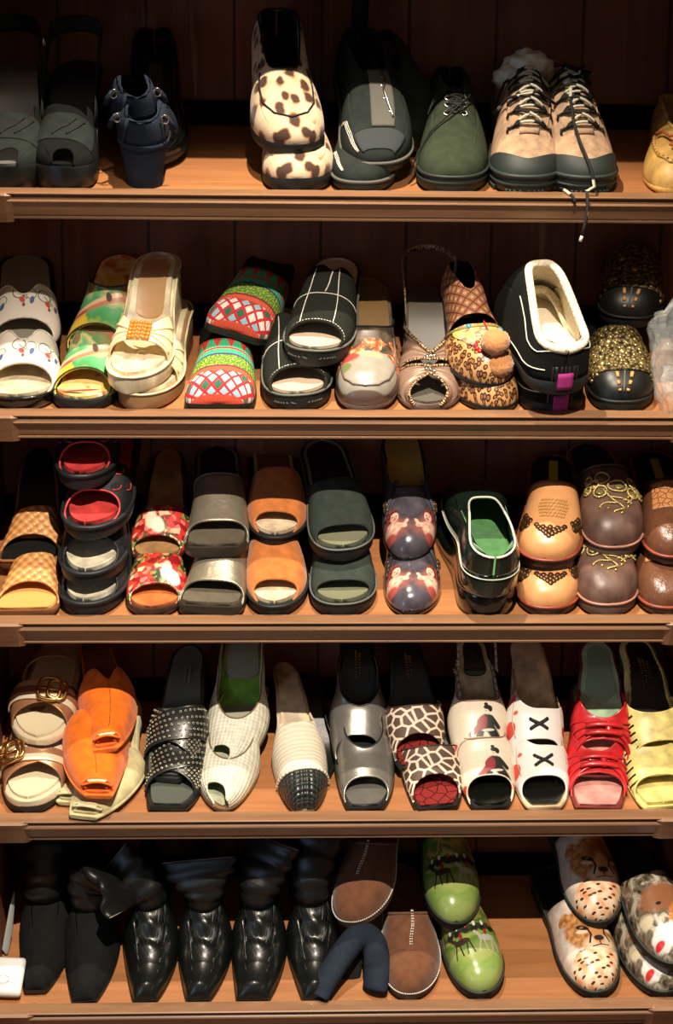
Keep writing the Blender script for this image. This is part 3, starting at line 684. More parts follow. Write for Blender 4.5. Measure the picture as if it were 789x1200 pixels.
# ================================================================ SHELF 1
for k, (u, yaw, lb) in enumerate(((9, 3, 'black suede platform slingback cut by the left edge of the picture, with a silver insole'), (75, -4, 'dark grey suede peep-toe slingback with two slits across its vamp, on the topmost shelf'))):
    s = Shoe('slingback_sandal', lb, 'dark suede slingbacks on the topmost shelf', (1, u, None, 0, yaw), L=.215, W=.080, toe='wide', heel=.066, plat=.030, thin=.006, side=1-2*k, cat='sandal')
    s.sole(BLACK, block=(.80, .40)); s.bed(M('silver_insole', (150, 150, 146), .3, .5) if k == 0 else BLKLTH)
    s.up('upper', BKSUE if k else GYSUE, lambda q: .012+.070*math.exp(-((q-.05)/.30)**2), slant(.50, .38) if k else E_(.46, .36), lambda t: HP(.018, .040, .10, .4)(t), n=2.5, lining=BLKIN)
    s.up('cross_panel', GYSUE, slant(.20, .13), slant(.42, .36), s.hf, n=2.5, q0=-1, q1=.72, keep=False, off=.0012)
    s.up('side_panel', BKSUE, lambda q: .14, lambda q: .47, s.hf, n=2.5, q0=.45, q1=1, keep=False, off=.0005)
    for a in (0, 1): s.line('slit', [(.34, .18+.2*a), (.27, .04+.2*a), (.20, -.16+.2*a)], .0009, BLKTH, off=.0022)
    s.sling(GYSUE, .45, .01, .050, .011, .0014, 1.0, wf=1.05)
    q = Vector((s.cx(.7)-(s.W*.44), .70*s.L, s.zt(.7)+.05)); s.tubeo('buckle', [q+Vector((0, .006*math.cos(a), .008*math.sin(a))) for a in (k*pi/8 for k in range(16))], .0012, SILVER, closed=True)
# glittering dark pump at the back, and two suede heels facing the shopper in front of it
s = full('glitter_pump', 'black shoe with a gold glitter strip on its insole, behind the buckled suede heels', None, (1, 176, 198, .004, 2, 10), PATENT, BLACK, BLKLTH, L=.20, W=.082, tt=.26, qc=.60, h=(.026, .04), hb=.055, heel=.045, thin=.006)
label_strip(s, GLIT, .46, .80, .009)
def heel_back(label, u, v, h, yaw, sc, mat):
    s = Shoe('suede_heel', label, 'blue-black suede heels turned back to front', (1, u, v, h, yaw, -6), L=.19, W=.072*sc, toe='point', heel=.05, plat=.008, thin=.006, anchor='heel', hw=.86)
    s.sole(mat, block=(.74, .62, .82, .995)); s.bed(BLKIN)
    hf = lambda t: HP(.03, .05, .12, .4)(t)*lerp(1, .72, S01((t-.5)/.4))
    s.up('upper', mat, lambda q: 0.0, collar(.40, .44, 1.6), hf, n=3.2, nu=30, nv=36)
    for sg in (-1, 1):
        a = s.P(.86, sg*.52, .001); s.tubeo('ankle_strap', [a, a+Vector((sg*.005, .008, .002)), a+Vector((sg*.010, .010, -.004)), a+Vector((sg*.014, .008, -.014))], .0035, mat, n=8, r2=.0012, nrm=(0, 1, .3))
        c = a+Vector((sg*.003, .012, .002)); s.tubeo('buckle', [c+Vector((.0045*math.cos(t), .001, .0055*math.sin(t))) for t in (j*pi/8 for j in range(16))], .0011, SILVER, closed=True)
    s.tubeo('loose_strap', [s.P(.9, .5, .002)+Vector((-.01+.02*j/8, .012+.004*math.sin(j), .004-.010*j)) for j in range(5)], .002, mat, n=6, r2=.0008, nrm=(0, 1, 0))
    return s
heel_back('blue-black suede high heel seen from behind with a silver buckle, standing at the shelf front', 168, 222, 0, 176, 1.0, BLSUE)
heel_back('second dark suede heel seen from behind, propped just above and behind the first one', 163, 192, .018, 188, .9, BLSUE)
# leopard loafers
for k, (pl, lb) in enumerate((((1, 348, None, .0, 4, 0), 'leopard print fur loafer underneath, only its spotted toe showing'), ((1, 346, 187, .036, 4.5, 13), 'leopard print fur loafer lying on top of its mate with black lining showing'))):
    s = full('loafer', lb, 'pair of leopard fur loafers', pl, LEO, RUB, BLKIN, L=.242, W=.088, toe='wide', tt=.40, qc=.56, h=(.036, .052 if k else .042), hb=.060 if k else .042, lining=BLKIN, welt=None, plat=.018, side=1-2*k, n=2.6, pc=3.0)
    pts = [(.40-.02*abs(a), a) for a in ()]
    ar = [(.42, -.46), (.32, -.47), (.20, -.42), (.125, -.26), (.095, 0), (.125, .26), (.20, .42), (.32, .47), (.42, .46)]
    s.line('moccasin_seam', ar, .0012, BLKTH, off=.0005); s.rim('collar_piping', BLKTH, .0014, 1, .0004, -.99, .99)
# grey zip trainers
for k, (pl, lb) in enumerate((((1, 421, None, 0, -2, 0, 0), 'dark grey suede trainer lying underneath the zipped one'), ((1, 442, 206, .018, 5, 9, 0), 'grey suede trainer with a pale centre strip and zip pull and a tall heel tab'))):
    s = full('trainer', lb, 'pair of grey suede zip trainers', pl, GYSUE, RUBG, BLKIN, L=.25, W=.078+.010*k, toe='wide', tt=.50, qc=.5, h=(.034, .062 if k else .036), hb=.066 if k else .036, lining=BLKIN, plat=.014, side=1, n=3.0, pc=2.5)
    s.welt(GREYST, .0022); s.up('centre_strip', GREYST, lambda q: .14, lambda q: .50, s.hf, n=3, q0=-.06, q1=.20, keep=False, off=.0012, th=.0008, nv=8)
    if k: s.up('toe_cap', M('toe_window_tint', (56, 62, 64), .9), E_(.0, .035, 2), E_(.05, .13, 2), s.hf, n=3, q0=-.45, q1=.55, keep=False, off=.001, th=.0008, nv=12)  # toe patch painted bluish for the window light, no separate cap
    for j in range(3): s.line('side_stitching', [(.04, -.62+.04*j), (.13, -.60+.05*j), (.22, -.66+.04*j), (.26, -.84+.02*j)], .0005, STITCH)
    s.line('zip', [(.50, .07), (.40, .09), (.34, .05), (.26, .09), (.19, .16)], .0014, SILVER, off=.0025)
    on_up(s, 'zip_pull', SILVER, [(.44, .06), (.37, .04), (.29, .05), (.22, .12)], .0030)
    if k:
        p = Vector((s.cx(1), s.L*.985, s.zt(1)+.045)); s.tubeo('heel_tab', [p, p+Vector((0, .004, .020)), p+Vector((0, .004, .045)), p+Vector((0, -.002, .055))], .011, BKSUE, r2=.002, nrm=(0, 1, 0))
# olive shoe behind, on its side, showing its ribbed sole
s = full('trainer', 'olive trainer tipped on its side behind the lace-up, showing its ribbed rubber sole', 'pair of olive lace-up trainers', (1, 494, 178, .010, 10, 14, -26), OLIVE, RUBG, BLKIN, L=.185, W=.075, toe='round', tt=.45, h=(.034, .050), plat=.022)
m = MB()
for j in range(16):
    t = .03+j*.028; p = s.edge(t, 1, .002, -.011); m.tube([p+Vector((0, 0, -.009)), p+Vector((.0005, 0, .008))], .0019, 6)
    p = s.edge(t, -1, .002, -.011); m.tube([p+Vector((0, 0, -.009)), p+Vector((-.0005, 0, .008))], .0019, 6)
m.build('sole_ribs', RUBG, s.root)
def laces(s, rows, qa, mat, r=.0015, eyelet=None, off=.0028, cross=True):
    m = MB(); e = MB()
    for j, t in enumerate(rows):
        for sg in (-1, 1):
            p = s.P(t, sg*qa, .001)
            if eyelet: e.tube([p+Vector((.0032*math.cos(a), .0025*math.sin(a), .0018*math.sin(a))) for a in (k*pi/6 for k in range(12))], .0009, 6, closed=True)
            t2 = rows[min(j+1, len(rows)-1)] if cross else t
            m.tube([s.P(lerp(t, t2, f), lerp(sg*qa, -sg*qa, f), .001+off*math.sin(pi*f)+(.0012 if sg > 0 else 0)) for f in (k/8 for k in range(9))], r, 6)
        m.tube([s.P(t, lerp(-qa, qa, f), .001+off*1.1*math.sin(pi*f)) for f in (k/8 for k in range(9))], r, 6)
    m.build('laces', mat, s.root)
    if eyelet: e.build('eyelets', eyelet, s.root)
s = full('trainer', 'olive suede lace-up trainer with thin black laces and a ribbed rubber sole', 'pair of olive lace-up trainers', (1, 526, None, 0, -3), OLIVE, RUBG, BLKIN, L=.248, W=.086, toe='wide', tt=.52, qc=.46, h=(.036, .068), hb=.068, lining=BLKIN, plat=.022, n=2.1, welt=RUBG)
s.welt(RUBG, .002, -.008, name='sole_bead'); laces(s, [.30, .36, .42, .48], .15, BLKTH, .0012, SILVER, .003)
s.tubeo('loose_lace', [s.P(.47, .12, .004), s.P(.42, .22, .008), s.P(.34, .10, .010), s.P(.27, -.10, .006), s.P(.22, -.42, .004), s.P(.18, -.75, .004), s.P(.12, -1, .004)+Vector((-.008, 0, -.006))], .0012, BLKTH)
s.tubeo('lace_loop', [s.P(.47, -.1, .004), s.P(.43, -.34, .006), s.P(.39, -.52, .004), s.P(.44, -.32, .010), s.P(.49, 0, .008)], .0012, BLKTH)
# hiking shoes
for k, (u, yaw, lb) in enumerate(((614, -2.5, 'beige hiking shoe with a crumpled white sock tucked in its opening'), (692, 4.5, 'beige hiking shoe whose speckled lace hangs down over the shelf edge'))):
    s = full('hiking_shoe', lb, 'pair of beige hiking shoes with green rubber toe caps', (1, u, None, 0, yaw), NUBB, RUBG, BLKIN, L=.26, W=.088, toe='wide', tt=.56, qc=.45, h=(.038, .086), hb=.078, lining=NUBB, plat=.020, n=2.15, side=1-2*k, tr=.15)
    s.up('rubber_toe_cap', RUBG, lambda q: 0.0, E_(.24, .05, 1.8), s.hf, n=2.15, keep=False, off=.0018, th=.0012)
    s.welt(RUBG, .003, .003); s.welt(RUBG, .002, -.008, name='sole_bead')
    m = MB()
    for j in range(22):
        for sg in (-1, 1):
            t = .004+.022*j if j > 3 else .003*(j+.3)**1.6; p = s.edge(t, sg, .0016, -.014); m.tube([p, p+Vector((0, 0, -.006))], .0024, 5)
    m.build('tread_lugs', RUBG, s.root)
    s.up('tongue', NUBB, E_(.18, .16, 2), E_(.60, .64, 2), s.hf, n=2.15, q0=-.16, q1=.16, keep=False, off=.002, th=.001, nv=8)
    s.line('tongue_webbing', [(.28, 0), (.4, 0), (.5, 0), (.62, 0)], .0045, BLKTH, off=.004, r2=.0007)
    rows = [.20, .27, .34, .41, .48, .55]; laces(s, rows, .27, LACE, .0019, None, .006)
    for t in rows:
        for sg in (-1, 1): MB().tube([s.P(t, sg*.26, .002), s.P(t+.005, sg*.36, .0025), s.P(t-.012, sg*.38, .002)], .0022, 6, r2=.0012).build('lace_loop', BLKTH, s.root)
    s.line('eyestay_seam', [(.21, -.30), (.35, -.40), (.5, -.42), (.58, -.38)], .0007, BEIGEIN); s.line('eyestay_seam', [(.21, .30), (.35, .40), (.5, .42), (.58, .38)], .0007, BEIGEIN)
    if k == 0:
        s.tubeo('lace_bow', [s.P(.53, .1, .008), s.P(.52, .5, .008), s.P(.42, .66, .010), s.P(.35, .5, .010), s.P(.33, .1, .012), s.P(.33, -.3, .010), s.P(.38, -.62, .008), s.P(.48, -.7, .007), s.P(.54, -.4, .007), s.P(.54, -.1, .008)], .0019, LACE)
    else:
        m = MB(); random.seed(4)
        for j in range(3): m.tube([s.P(.40+.16*random.random(), -.1+.5*random.random(), .008+.012*random.random()) for _ in range(6)], .0019, 6)
        m.build('lace_knot', LACE, s.root)
        inv = s.root.matrix_world.inverted()
        g = [inv @ on_shelf(1, a, b, c) for a, b, c in ((683, 226, .006), (683, 231, .009))]
        O = [Vector((0, -.004, .002)), Vector((0, -.008, -.008)), Vector((-.001, -.008, -.022)), Vector((-.003, -.007, -.034)), Vector((-.0055, -.006, -.046))]
        base = on_shelf(1, 684, None, .0); base.y = 0; base.z = 0
        s.tubeo('hanging_lace', [s.P(.40, -.05, .010), s.P(.30, -.12, .009), s.P(.2, -.14, .008), s.P(.12, -.13, .007), s.P(.07, -.11, .007), s.P(.03, -.10, .007), s.P(.01, -.09, .007)+Vector((0, -.002, 0)), s.P(.0, -.08, .007)+Vector((0, -.008, -.004)), inv @ (base+Vector((.0, .004, .008)))]+[inv @ (base+q) for q in O], .0021, LACE)
        s.tubeo('lace_tip', [inv @ (base+O[-1]), inv @ (base+O[-1]+Vector((-.002, 0, -.007)))], .0022, WHITE)
        b2 = on_shelf(1, 662, None, .0); b2.y = b2.z = 0
        s.tubeo('short_lace_end', [inv @ (b2+Vector((-.004, .03, .012))), inv @ (b2+Vector((0, .012, .008))), inv @ (b2+Vector((.006, .0, .002))), inv @ (b2+Vector((.009, -.004, -.006)))], .002, LACE)
    if k == 0: hike = s
def crumple(d, p):
    k = 1+.22*(mnoise.noise(d*2.3)-.1)+.10*mnoise.noise(d*6); return p*k
m = MB().ball(hike.root.matrix_world @ Vector((.008, .185, .105)), .033, .030, .022, 20, f=crumple); m.ball(hike.root.matrix_world @ Vector((-.018, .170, .095)), .020, .022, .016, 14, f=crumple)
tag(m.build('sock', M('white_cotton', (226, 218, 200), .9, bump=grain(30), bs=.5, coord='OBJ')), 'crumpled white sock stuffed into the opening of the left hiking shoe', 'sock')
# moccasin
s = full('moccasin', 'yellow tan leather moccasin with orange lace cut by the right edge of the picture', None, (1, 790, None, 0, -10), MOC, MOC, MOC, L=.235, W=.088, toe='round', tt=.38, qc=.6, h=(.040, .050), hb=.052, plat=.008, n=2.4)
ar = [(.40, -.55), (.30, -.52), (.17, -.40), (.10, -.18), (.09, 0), (.10, .18), (.17, .40), (.30, .52), (.40, .55)]
s.line('apron_seam', ar, .0028, MOC, off=.001); s.stitches('apron_stitches', ar, .0011, BLKTH, .008, .003, .35); s.rim('collar_piping', MOC, .0026, 1, .001, -.99, .99)
s.tubeo('lace', [s.P(.36, -.44, .004), s.P(.33, -.30, .008), s.P(.27, -.18, .008), s.P(.29, .02, .010), s.P(.22, .18, .008), s.P(.26, .34, .006), s.P(.35, .4, .004)], .0022, ORLACE)
s.tubeo('lace_end', [s.P(.29, .0, .008), s.P(.20, -.16, .007), s.P(.17, .04, .006), s.P(.15, .3, .005)], .0022, ORLACE)
# ================================================================ SHELF 2
for k, (pl, lb) in enumerate((((2, 21, None, 0, 4), 'white slide painted with bicycles, front one, at the left end of the second shelf'), ((2, 24, 428, .018, 5, 9), 'white slide painted with bicycles, tucked behind and above its mate'))):
    s = slide('slide_sandal', lb, 'pair of white slides painted with bicycles', pl, BIKE, PATENT, CREAMSOLE if not k else M('grey_insole', (150, 146, 130), .6), t0=(.06, .23), t1=lambda q: .47-.075*math.exp(-(q/.16)**2), h=(.034, .052), L=.225-.03*k, W=.092, toe='wide', heel=.022, plat=.018, n=2.6, welt=PATENT, rim=WHITE)
# colourful slides
for k, (pl, lb) in enumerate((((2, 90, None, 0, -5), 'green and yellow painted slide, front one, with a painted footbed'), ((2, 104, 430, .020, -10, 9), 'green and yellow painted slide behind its mate, its heel leaning right in shadow'))):
    s = slide('slide_sandal', lb, 'pair of green and yellow painted slides', pl, COLR, RUB, COLB, t0=(.06, .22), t1=lambda q, k=k: .52-.05*math.cos(q*pi)+(.05*abs(q) if k else .0), h=(.032, .05), L=.225-.03*k, W=.082, toe='wide', heel=.03, plat=.015, n=2.5, lining=M('ochre_lining', (170, 136, 50), .6), rim=OLIVE)
# cream wedges with a bow
for k, (pl, lb) in enumerate((((2, 160, None, 0, -9), 'tan soled cream wedge sandal underneath, mostly hidden by the bow sandal on top'), ((2, 149, 464, .026, -8, 3), 'cream bow wedge sandal on top of its mate, with an amber ornament on the bow'))):
    s = Shoe('wedge_sandal', lb, 'pair of cream bow wedge sandals', pl, L=.222, W=.078, toe='round', heel=.062 if k else .03, plat=.024, fore=.30, cat='sandal', waist=.74, hw=.72)
    s.sole(CREAML if k else M('brown_stacked_sole', (150, 116, 78), .4), rnd=.5); s.bed(CREAML, dish=.003)
    s.up('upper', CREAMF, lambda q: lerp(.235, .225, q*q), lambda q: lerp(.32, .52, abs(q)**1.2), HL(.014, .044, .08, .4), n=2.5, ov=.001)
    for sg in (-1, 1):
        for a in (.0, .35, .7): s.line('bow_pleat', [(.285, sg*.05), (.29+(a-.3)*.10, sg*.35), (.31+(a-.3)*.24, sg*.8)], .0016, CREAMF, off=.0005)
    s.welt(CREAML, .0016)
    if k:
        s.bed(M('tan_heel_pad', (190, 148, 102), .35, bump=grain(10), bs=.3), 'heel_pad', .010, .0042, .50, .97, dish=.0015, wf=1.0)
        m = MB(); random.seed(2)
        for a in range(5):
            for b in range(5): m.ball(s.P(.235+.024*b, -.13+.065*a, .005), .0034, .0034, .0030, 5)
        m.build('ornament', M('amber_beads', (222, 130, 50), .15, coat=.6), s.root)
# embroidered slippers
for k, (pl, lb) in enumerate((((2, 255, None, 0, 0), 'red and green embroidered slipper standing upright at the shelf front, its mate leaning behind'), ((2, 273, 399, .052, -13, 4, 12), 'red and green embroidered slipper lying tilted on top of its mate'))):
    s = clog('embroidered_slipper', lb, 'pair of embroidered slippers', pl, ETH, BLACK, BLKLTH, tt=.50, side=.60, h=(.042, .058), L=.225, W=.086, toe='square', plat=.010, snip=.42, tr=.09, cat='slipper', lining=BLKIN)
    s.sole(BLACK, 'outsole', .002, top=-.006)
# black denim slides
for k, (pl, lb) in enumerate((((2, 349, None, 0, 7), 'black denim slide with white stitching, the lower one'), ((2, 363, 432, .046, -10, 4), 'black denim slide with white stitching, stacked on top and turned right'))):
    s = slide('slide_sandal', lb, 'pair of black denim slides with white stitching', pl, DENIM, RUB, M('beige_padded_footbed', (214, 188, 160), .7), t0=(.05, .17), t1=lambda q: .56-.05*math.exp(-((q-.05)/.10)**2), h=(.034, .062), L=.228, W=.086, toe='wide', heel=.012, plat=.024, n=2.6, cat='sandal')
    s.rim('front_piping', DENIM, .002, 0, .001); s.stitches('opening_stitching', [(s.t0(a/6)+.012, a/6) for a in range(-5, 6)], .0006, STITCH, .004, .001, .6)
    s.welt(M('grey_rubber', (92, 96, 88), .6), .0016, .0)
    for a in (-.30, .22): s.line('seam_stitching', [(s.t0(a)+.01, a), (.3, a*.95), (.42, a*.85), (.53, a*.8)], .0007, STITCH)
    s.line('seam_stitching', [(.36, -.85), (.35, -.4), (.35, 0), (.35, .4), (.36, .85)], .0006, STITCH); s.line('centre_seam', [(.5, .05), (.42, .03), (.36, 0)], .0008, STITCH)
    m = MB()
    for j in range(-6, 7):
        t = max(0, .012*abs(j)**1.25*.35); sg = 1 if j > 0 else -1; p = s.edge(t, sg, .0025, -.012); p2 = s.edge(max(0, .012*(abs(j)+.5)**1.25*.35), sg, .0025, -.010); m.tube([p, p2], .0010, 5)
    m.build('sole_stitching', M('grey_rubber', (92, 96, 88), .6), s.root)
# taupe painted clogs
s = clog('clog', 'taupe leather clog painted with flowers and a pale square panel, brown insole showing', None, (2, 426, None, 0, -1.5, 14), CLOGP, leather('taupe_leather', (112, 94, 84)), M('brown_insole', (120, 92, 48), .6), tt=.50, side=.66, h=(.040, .056), L=.236, W=.080, toe='wide', plat=.010, heel=.02, n=2.7, rim=BLKTH)
s.line('apron_seam', [(.42, -.56), (.24, -.56), (.11, -.48), (.065, -.26), (.055, 0), (.065, .26), (.11, .48), (.24, .56), (.42, .56)], .0013, leather('taupe_leather', (112, 94, 84)), off=.0006)
s.line('strap_stitching', [(.46, .50), (.40, .60), (.38, .72), (.42, .78)], .0008, BLKTH)
# bronze pleated sandal
s = Shoe('slingback_sandal', 'bronze pleated satin slingback sandal with beaded crossing bands, on the second shelf', None, (2, 500, None, 0, -1.5), L=.225, W=.088, toe='round', heel=.062, plat=.010, thin=.005, cat='sandal', waist=.70, hw=.66)
s.sole(leather('taupe_leather', (112, 94, 84)), block=(.82, .3)); s.bed(M('grey_brown_insole', (96, 92, 82), .45), dish=.001)
for q0, q1, A, B in ((-1, .03, slant(.02, .22), slant(.30, .28)), (-.03, 1, slant(.22, .02), slant(.28, .30))):
    pass
def wing(s, name, side, front):
    "one pleated half of a crossed band: narrow at the knot on the centre line, wide at the sole"
    c0, c1 = (.17, .21) if front else (.27, .31); e0, e1 = (.02, .29) if front else (.31, .62)
    f0 = lambda q: lerp(c0, e0, min(1, abs(q))**.8); f1 = lambda q: lerp(c1, e1, min(1, abs(q))**(.9 if front else .9))
    pl = lambda t, q, p: p+(s.P(t, q, .002)-s.P(t, q))*(.55*math.sin(((t-f0(q))/max(1e-4, f1(q)-f0(q)))*pi*7))
    a, b = (-1, 0) if side < 0 else (0, 1)
    s.up(name, BRONZE, f0, f1, HL(.022, .048, .08, .4), n=2.2, q0=a, q1=b, nu=56, nv=20, fn=pl, ov=.001)
    s.line(name+'_braid', [(f1(q)+.004 if not front else f0(q)-.004, q) for q in ((-1+.1*j) if side < 0 else (1-.1*j) for j in range(11))], .0026, BRAID, off=.001, r2=.0016)
    s.line(name+'_braid', [(f0(q)-.004 if not front else f1(q)+.004, q) for q in ((-1+.1*j) if side < 0 else (1-.1*j) for j in range(11))], .0026, BRAID, off=.001, r2=.0016)
for fr in (1, 0):
    for sd in (-1, 1): wing(s, 'front_band' if fr else 'rear_band', sd, fr)
on_up(s, 'gem_knot', SILVER, [(.19, 0), (.18, .06), (.195, -.06), (.29, 0), (.295, .05), (.285, -.05)], .0032, .9)
m = MB(); m.box(s.P(.24, -.02, -.010), .022, .022, .004, .001, Matrix.Rotation(.7, 3, 'Z')); m.build('metal_plate', SILVER, s.root)
s.sling(BRAID, .60, .01, .056, .0045, .0014, 1.03, wf=1.25, lean=.0)
# leopard pumps with pompoms
for k, (pl, lb) in enumerate((((2, 584, None, 0, 5), 'leopard print flat with a tan fur pompom, the front one of the pair'), ((2, 579, 458, .028, 8, 8), 'leopard print slingback with a tan fur pompom, behind, with a diamond-patterned heel part'))):
    s = Shoe('pompom_shoe', lb, 'pair of leopard print pompom shoes', pl, L=.215, W=.084, toe='round', heel=.02, plat=.008, side=-1, cat='shoe', waist=.80-.14*k, hw=.76-.16*k)
    s.sole(BLACK); s.bed(BLKLTH)
    s.up('upper', CHEE, lambda q: 0.0, E_(.46, .33, 2), HP(.034, .046, .14, .5), n=2.3, lining=OLIVE, ov=.001)
    s.up('brocade_panel', BROCADE, lambda q: lerp(.06, .34, min(1, abs(q-.05)/.62)**1.1), lambda q: .35+.05*abs(q), s.hf, n=2.3, q0=-.56, q1=.66, keep=False, off=.0012, th=.001, nv=24)
    s.rim('collar_piping', M('olive_gold_binding', (130, 122, 62), .5), .0022, 1, .0006)
    q = s.P(.125, .06, .014); m = MB().ball(q, .0185, .0175, .016, 26, f=lambda d, p: p*(1+.10*mnoise.noise(d*7)+.05*mnoise.noise(d*18))); m.build('pompom', POM, s.root)
    on_up(s, 'red_bead_trim', M('red_beads', (206, 40, 40), .3), [(.155+.075*math.sin(a)*.9, .06+.27*math.cos(a)) for a in (j*pi/8 for j in range(-1, 10))], .0034, .8)
    on_up(s, 'blue_bead', M('blue_bead', (70, 140, 160), .3), [(.34, -.18), (.33, .42)], .0045, .8)
    s.line('red_cord', [(.24, .10), (.30, .08), (.36, .07)], .0012, M('red_beads', (206, 40, 40), .3), off=.003)
    if k:
        s.up('heel_part', DIA, lambda q: .44, lambda q: .62+.38*min(1, abs(q)/.5)**2, lambda t: lerp(.052, .040, S01((t-.5)/.5)), n=2.6, keep=False, th=.0015, lining=BLKIN)
        label_strip(s, YLAB, .60, .92, .006, .0036)
# fleece lined boots turned back to front
for k, (pl, lb) in enumerate((((2, 655, 487, 0, 190, 0), 'black suede ankle boot lying under the fleece lined one, magenta patch on its heel'), ((2, 660, 462, .048, 190, -2), 'black suede ankle boot on top, cream fleece lining and magenta heel patch facing out'))):
    s = Shoe('ankle_boot', lb, 'pair of fleece lined black ankle boots', pl, L=.212, W=.086, toe='wide', heel=.006, plat=.012, side=1, anchor='heel', hw=.92, waist=.9, cat='boot')
    s.sole(RUB); hf = lambda t: HP(.035, .108, .12, .42)(t)*lerp(1, .60, S01((t-.45)/.5))
    top = .055 if not k else .070
    s.up('upper', BKSUE, lambda q: 0.0, collar(.40, .60, 2.4), hf, n=2.8, ov=.001, nu=34, nv=44, lining=FLEECE, th=.006)
    s.rim('fleece_edge', FLEECE, .0055, 1, -.002, -.99, .99)
    if k: s.bed(FLEECE, 'fleece_insole', .006, .024)
    m = MB(); y = s.L+.0035
    def hp(x, z): return Vector((s.cx(1)+x, y-abs(x)**2*9, z))
    R = [[hp(-.010+.02*i/4, .008+.022*j/4) for j in range(5)] for i in range(5)]; MB().grid(R).build('heel_patch', MAG, s.root, thick=-.003)
    F_ = [[hp(-.017+.034*i/6, .003+.036*j/4)+Vector((0, -.0035, 0)) for j in range(5)] for i in range(7)]; MB().grid(F_).build('patch_frame', M('dark_grey_rubber', (34, 40, 42), .35), s.root, thick=-.002)
    if 0: s.up('heel_guard', M('blue_grey_patent', (52, 62, 66), .25, coat=.4), lambda q: .72, lambda q: 1.0, lambda t: .045, n=4, q0=-1, q1=-.72, keep=False, off=.004, th=.001, nv=6)
    s.line('side_stitching', [(.55, .55), (.70, .62), (.80, .72), (.92, .70), (.985, .60)], .0008, OFFW, off=.001); s.line('side_stitching', [(.55, -.55), (.70, -.62), (.80, -.72), (.92, -.70), (.985, -.60)], .0008, OFFW, off=.001)
    s.line('welt_stitching', [(.2, .96), (.5, .96), (.8, .95), (.97, .9)], .0008, OFFW, off=.0015)
    if not k: buckle(s, .62, .62, .004, .0055, .0018, SILVER, .002, 'eyelet', False)
# black clogs with a gold studded instep
for k, (pl, lb) in enumerate((((2, 728, None, 0, 0), 'black leather clog with gold studded instep, the lower one, beside the plastic bag'), ((2, 733, 387, .056, -9, 3), 'black leather clog with gold studded instep, resting on top of its mate'))):
    s = clog('clog', lb, 'pair of black clogs with gold studded insteps', pl, BLACK, RUB, BLKLTH, tt=.54, h=(.040, .070), L=.225, W=.082, toe='wide', plat=.016, n=2.7, welt=RUB)
    s.up('brocade_instep', STUDP, E_(.20, .115, 2), E_(.56, .49, 2), s.hf, n=2.7, q0=-.92, q1=.92, keep=False, off=.0018, th=.001, nv=30)
    random.seed(7+k); pts = []
    for j in range(420):
        t, q = .14+.34*random.random(), -.85+1.7*random.random()
        if all(abs(t-a)*s.L > .0062 or abs(q-b) > .11 for a, b in pts) or all(math.hypot((t-a)*s.L, (q-b)*.055) > .0066 for a, b in pts): pts.append((t, q))
    on_up(s, 'gold_studs', M('old_gold', (176, 154, 96), .3, .8), pts[:90], .0031, .75)
    on_up(s, 'large_gold_stud', M('old_gold', (176, 154, 96), .3, .8), [(.20, -.4), (.27, .0), (.19, .32), (.36, -.2)], .0062, .5, each=True)
    s.line('toe_seam', [(.11, 0), (.06, 0), (.012, 0)], .0011, M('grey_rubber', (92, 96, 88), .6), off=.0006)
    m = MB()
    for t in (.088, .045, .018):
        for q in (-.10, .10): m.tube([s.P(t*.80, q*1.0, .0012), s.P(t*1.15, q*1.05, .0012)], .0024, 6, r2=.0012)
    m.build('toe_stitches', M('ochre_thread', (206, 146, 76), .6), s.root)
# clear plastic bag
def bagf(d, p):
    k = 1+.30*mnoise.noise(d*1.7+Vector((3, 0, 0)))+.14*mnoise.noise(d*4.5)+.06*mnoise.noise(d*11); return p*k
c = on_shelf(2, 794, 440, .045)
m = MB().ball(c+Vector((.006, .0, .028)), .046, .040, .082, 34, f=bagf)
o = m.build('plastic_bag', PLASTIC); tag(o, 'crumpled clear plastic bag at the right end of the second shelf', 'bag')
m = MB(); b0 = c+Vector((-.02, -.02, -.03)); b0.z = ZS[2]+.036
P = [[b0+Vector((-.006+.03*i/8+.003*math.sin(j*1.3+i), -.006+.003*math.sin(i*1.7+j), .03-.034*j/6)) for j in range(7)] for i in range(9)]
m.grid(P).build('bag_edge', PLASTIC, o, thick=.0004)
# ================================================================ SHELF 3
for k, (pl, lb) in enumerate((((3, 29, None, 0, 2), 'tan woven leather slide, front one, at the left end of the middle shelf'), ((3, 32, 668, .013, 1, 10), 'tan woven leather slide behind its mate, its tan-edged black insole rising'))):
    s = slide('slide_sandal', lb, 'pair of tan woven leather slides', pl, WOVTAN, M('tan_sole_edge', (110, 70, 40), .5), M('tan_footbed', (214, 160, 92), .4) if not k else BLKLTH, t0=(.07, .20), t1=slant(.37, .43), h=(.028, .042), L=.222-.024*k, W=.080, toe='square', snip=.6, heel=.034 if k else .03, plat=.010, n=2.6, dish=0, waist=.66, hw=.56)
    if k: s.welt(M('tan_sole_edge2', (150, 100, 60), .5), .0022, .003, .97, 0.0, 'tan_edge')
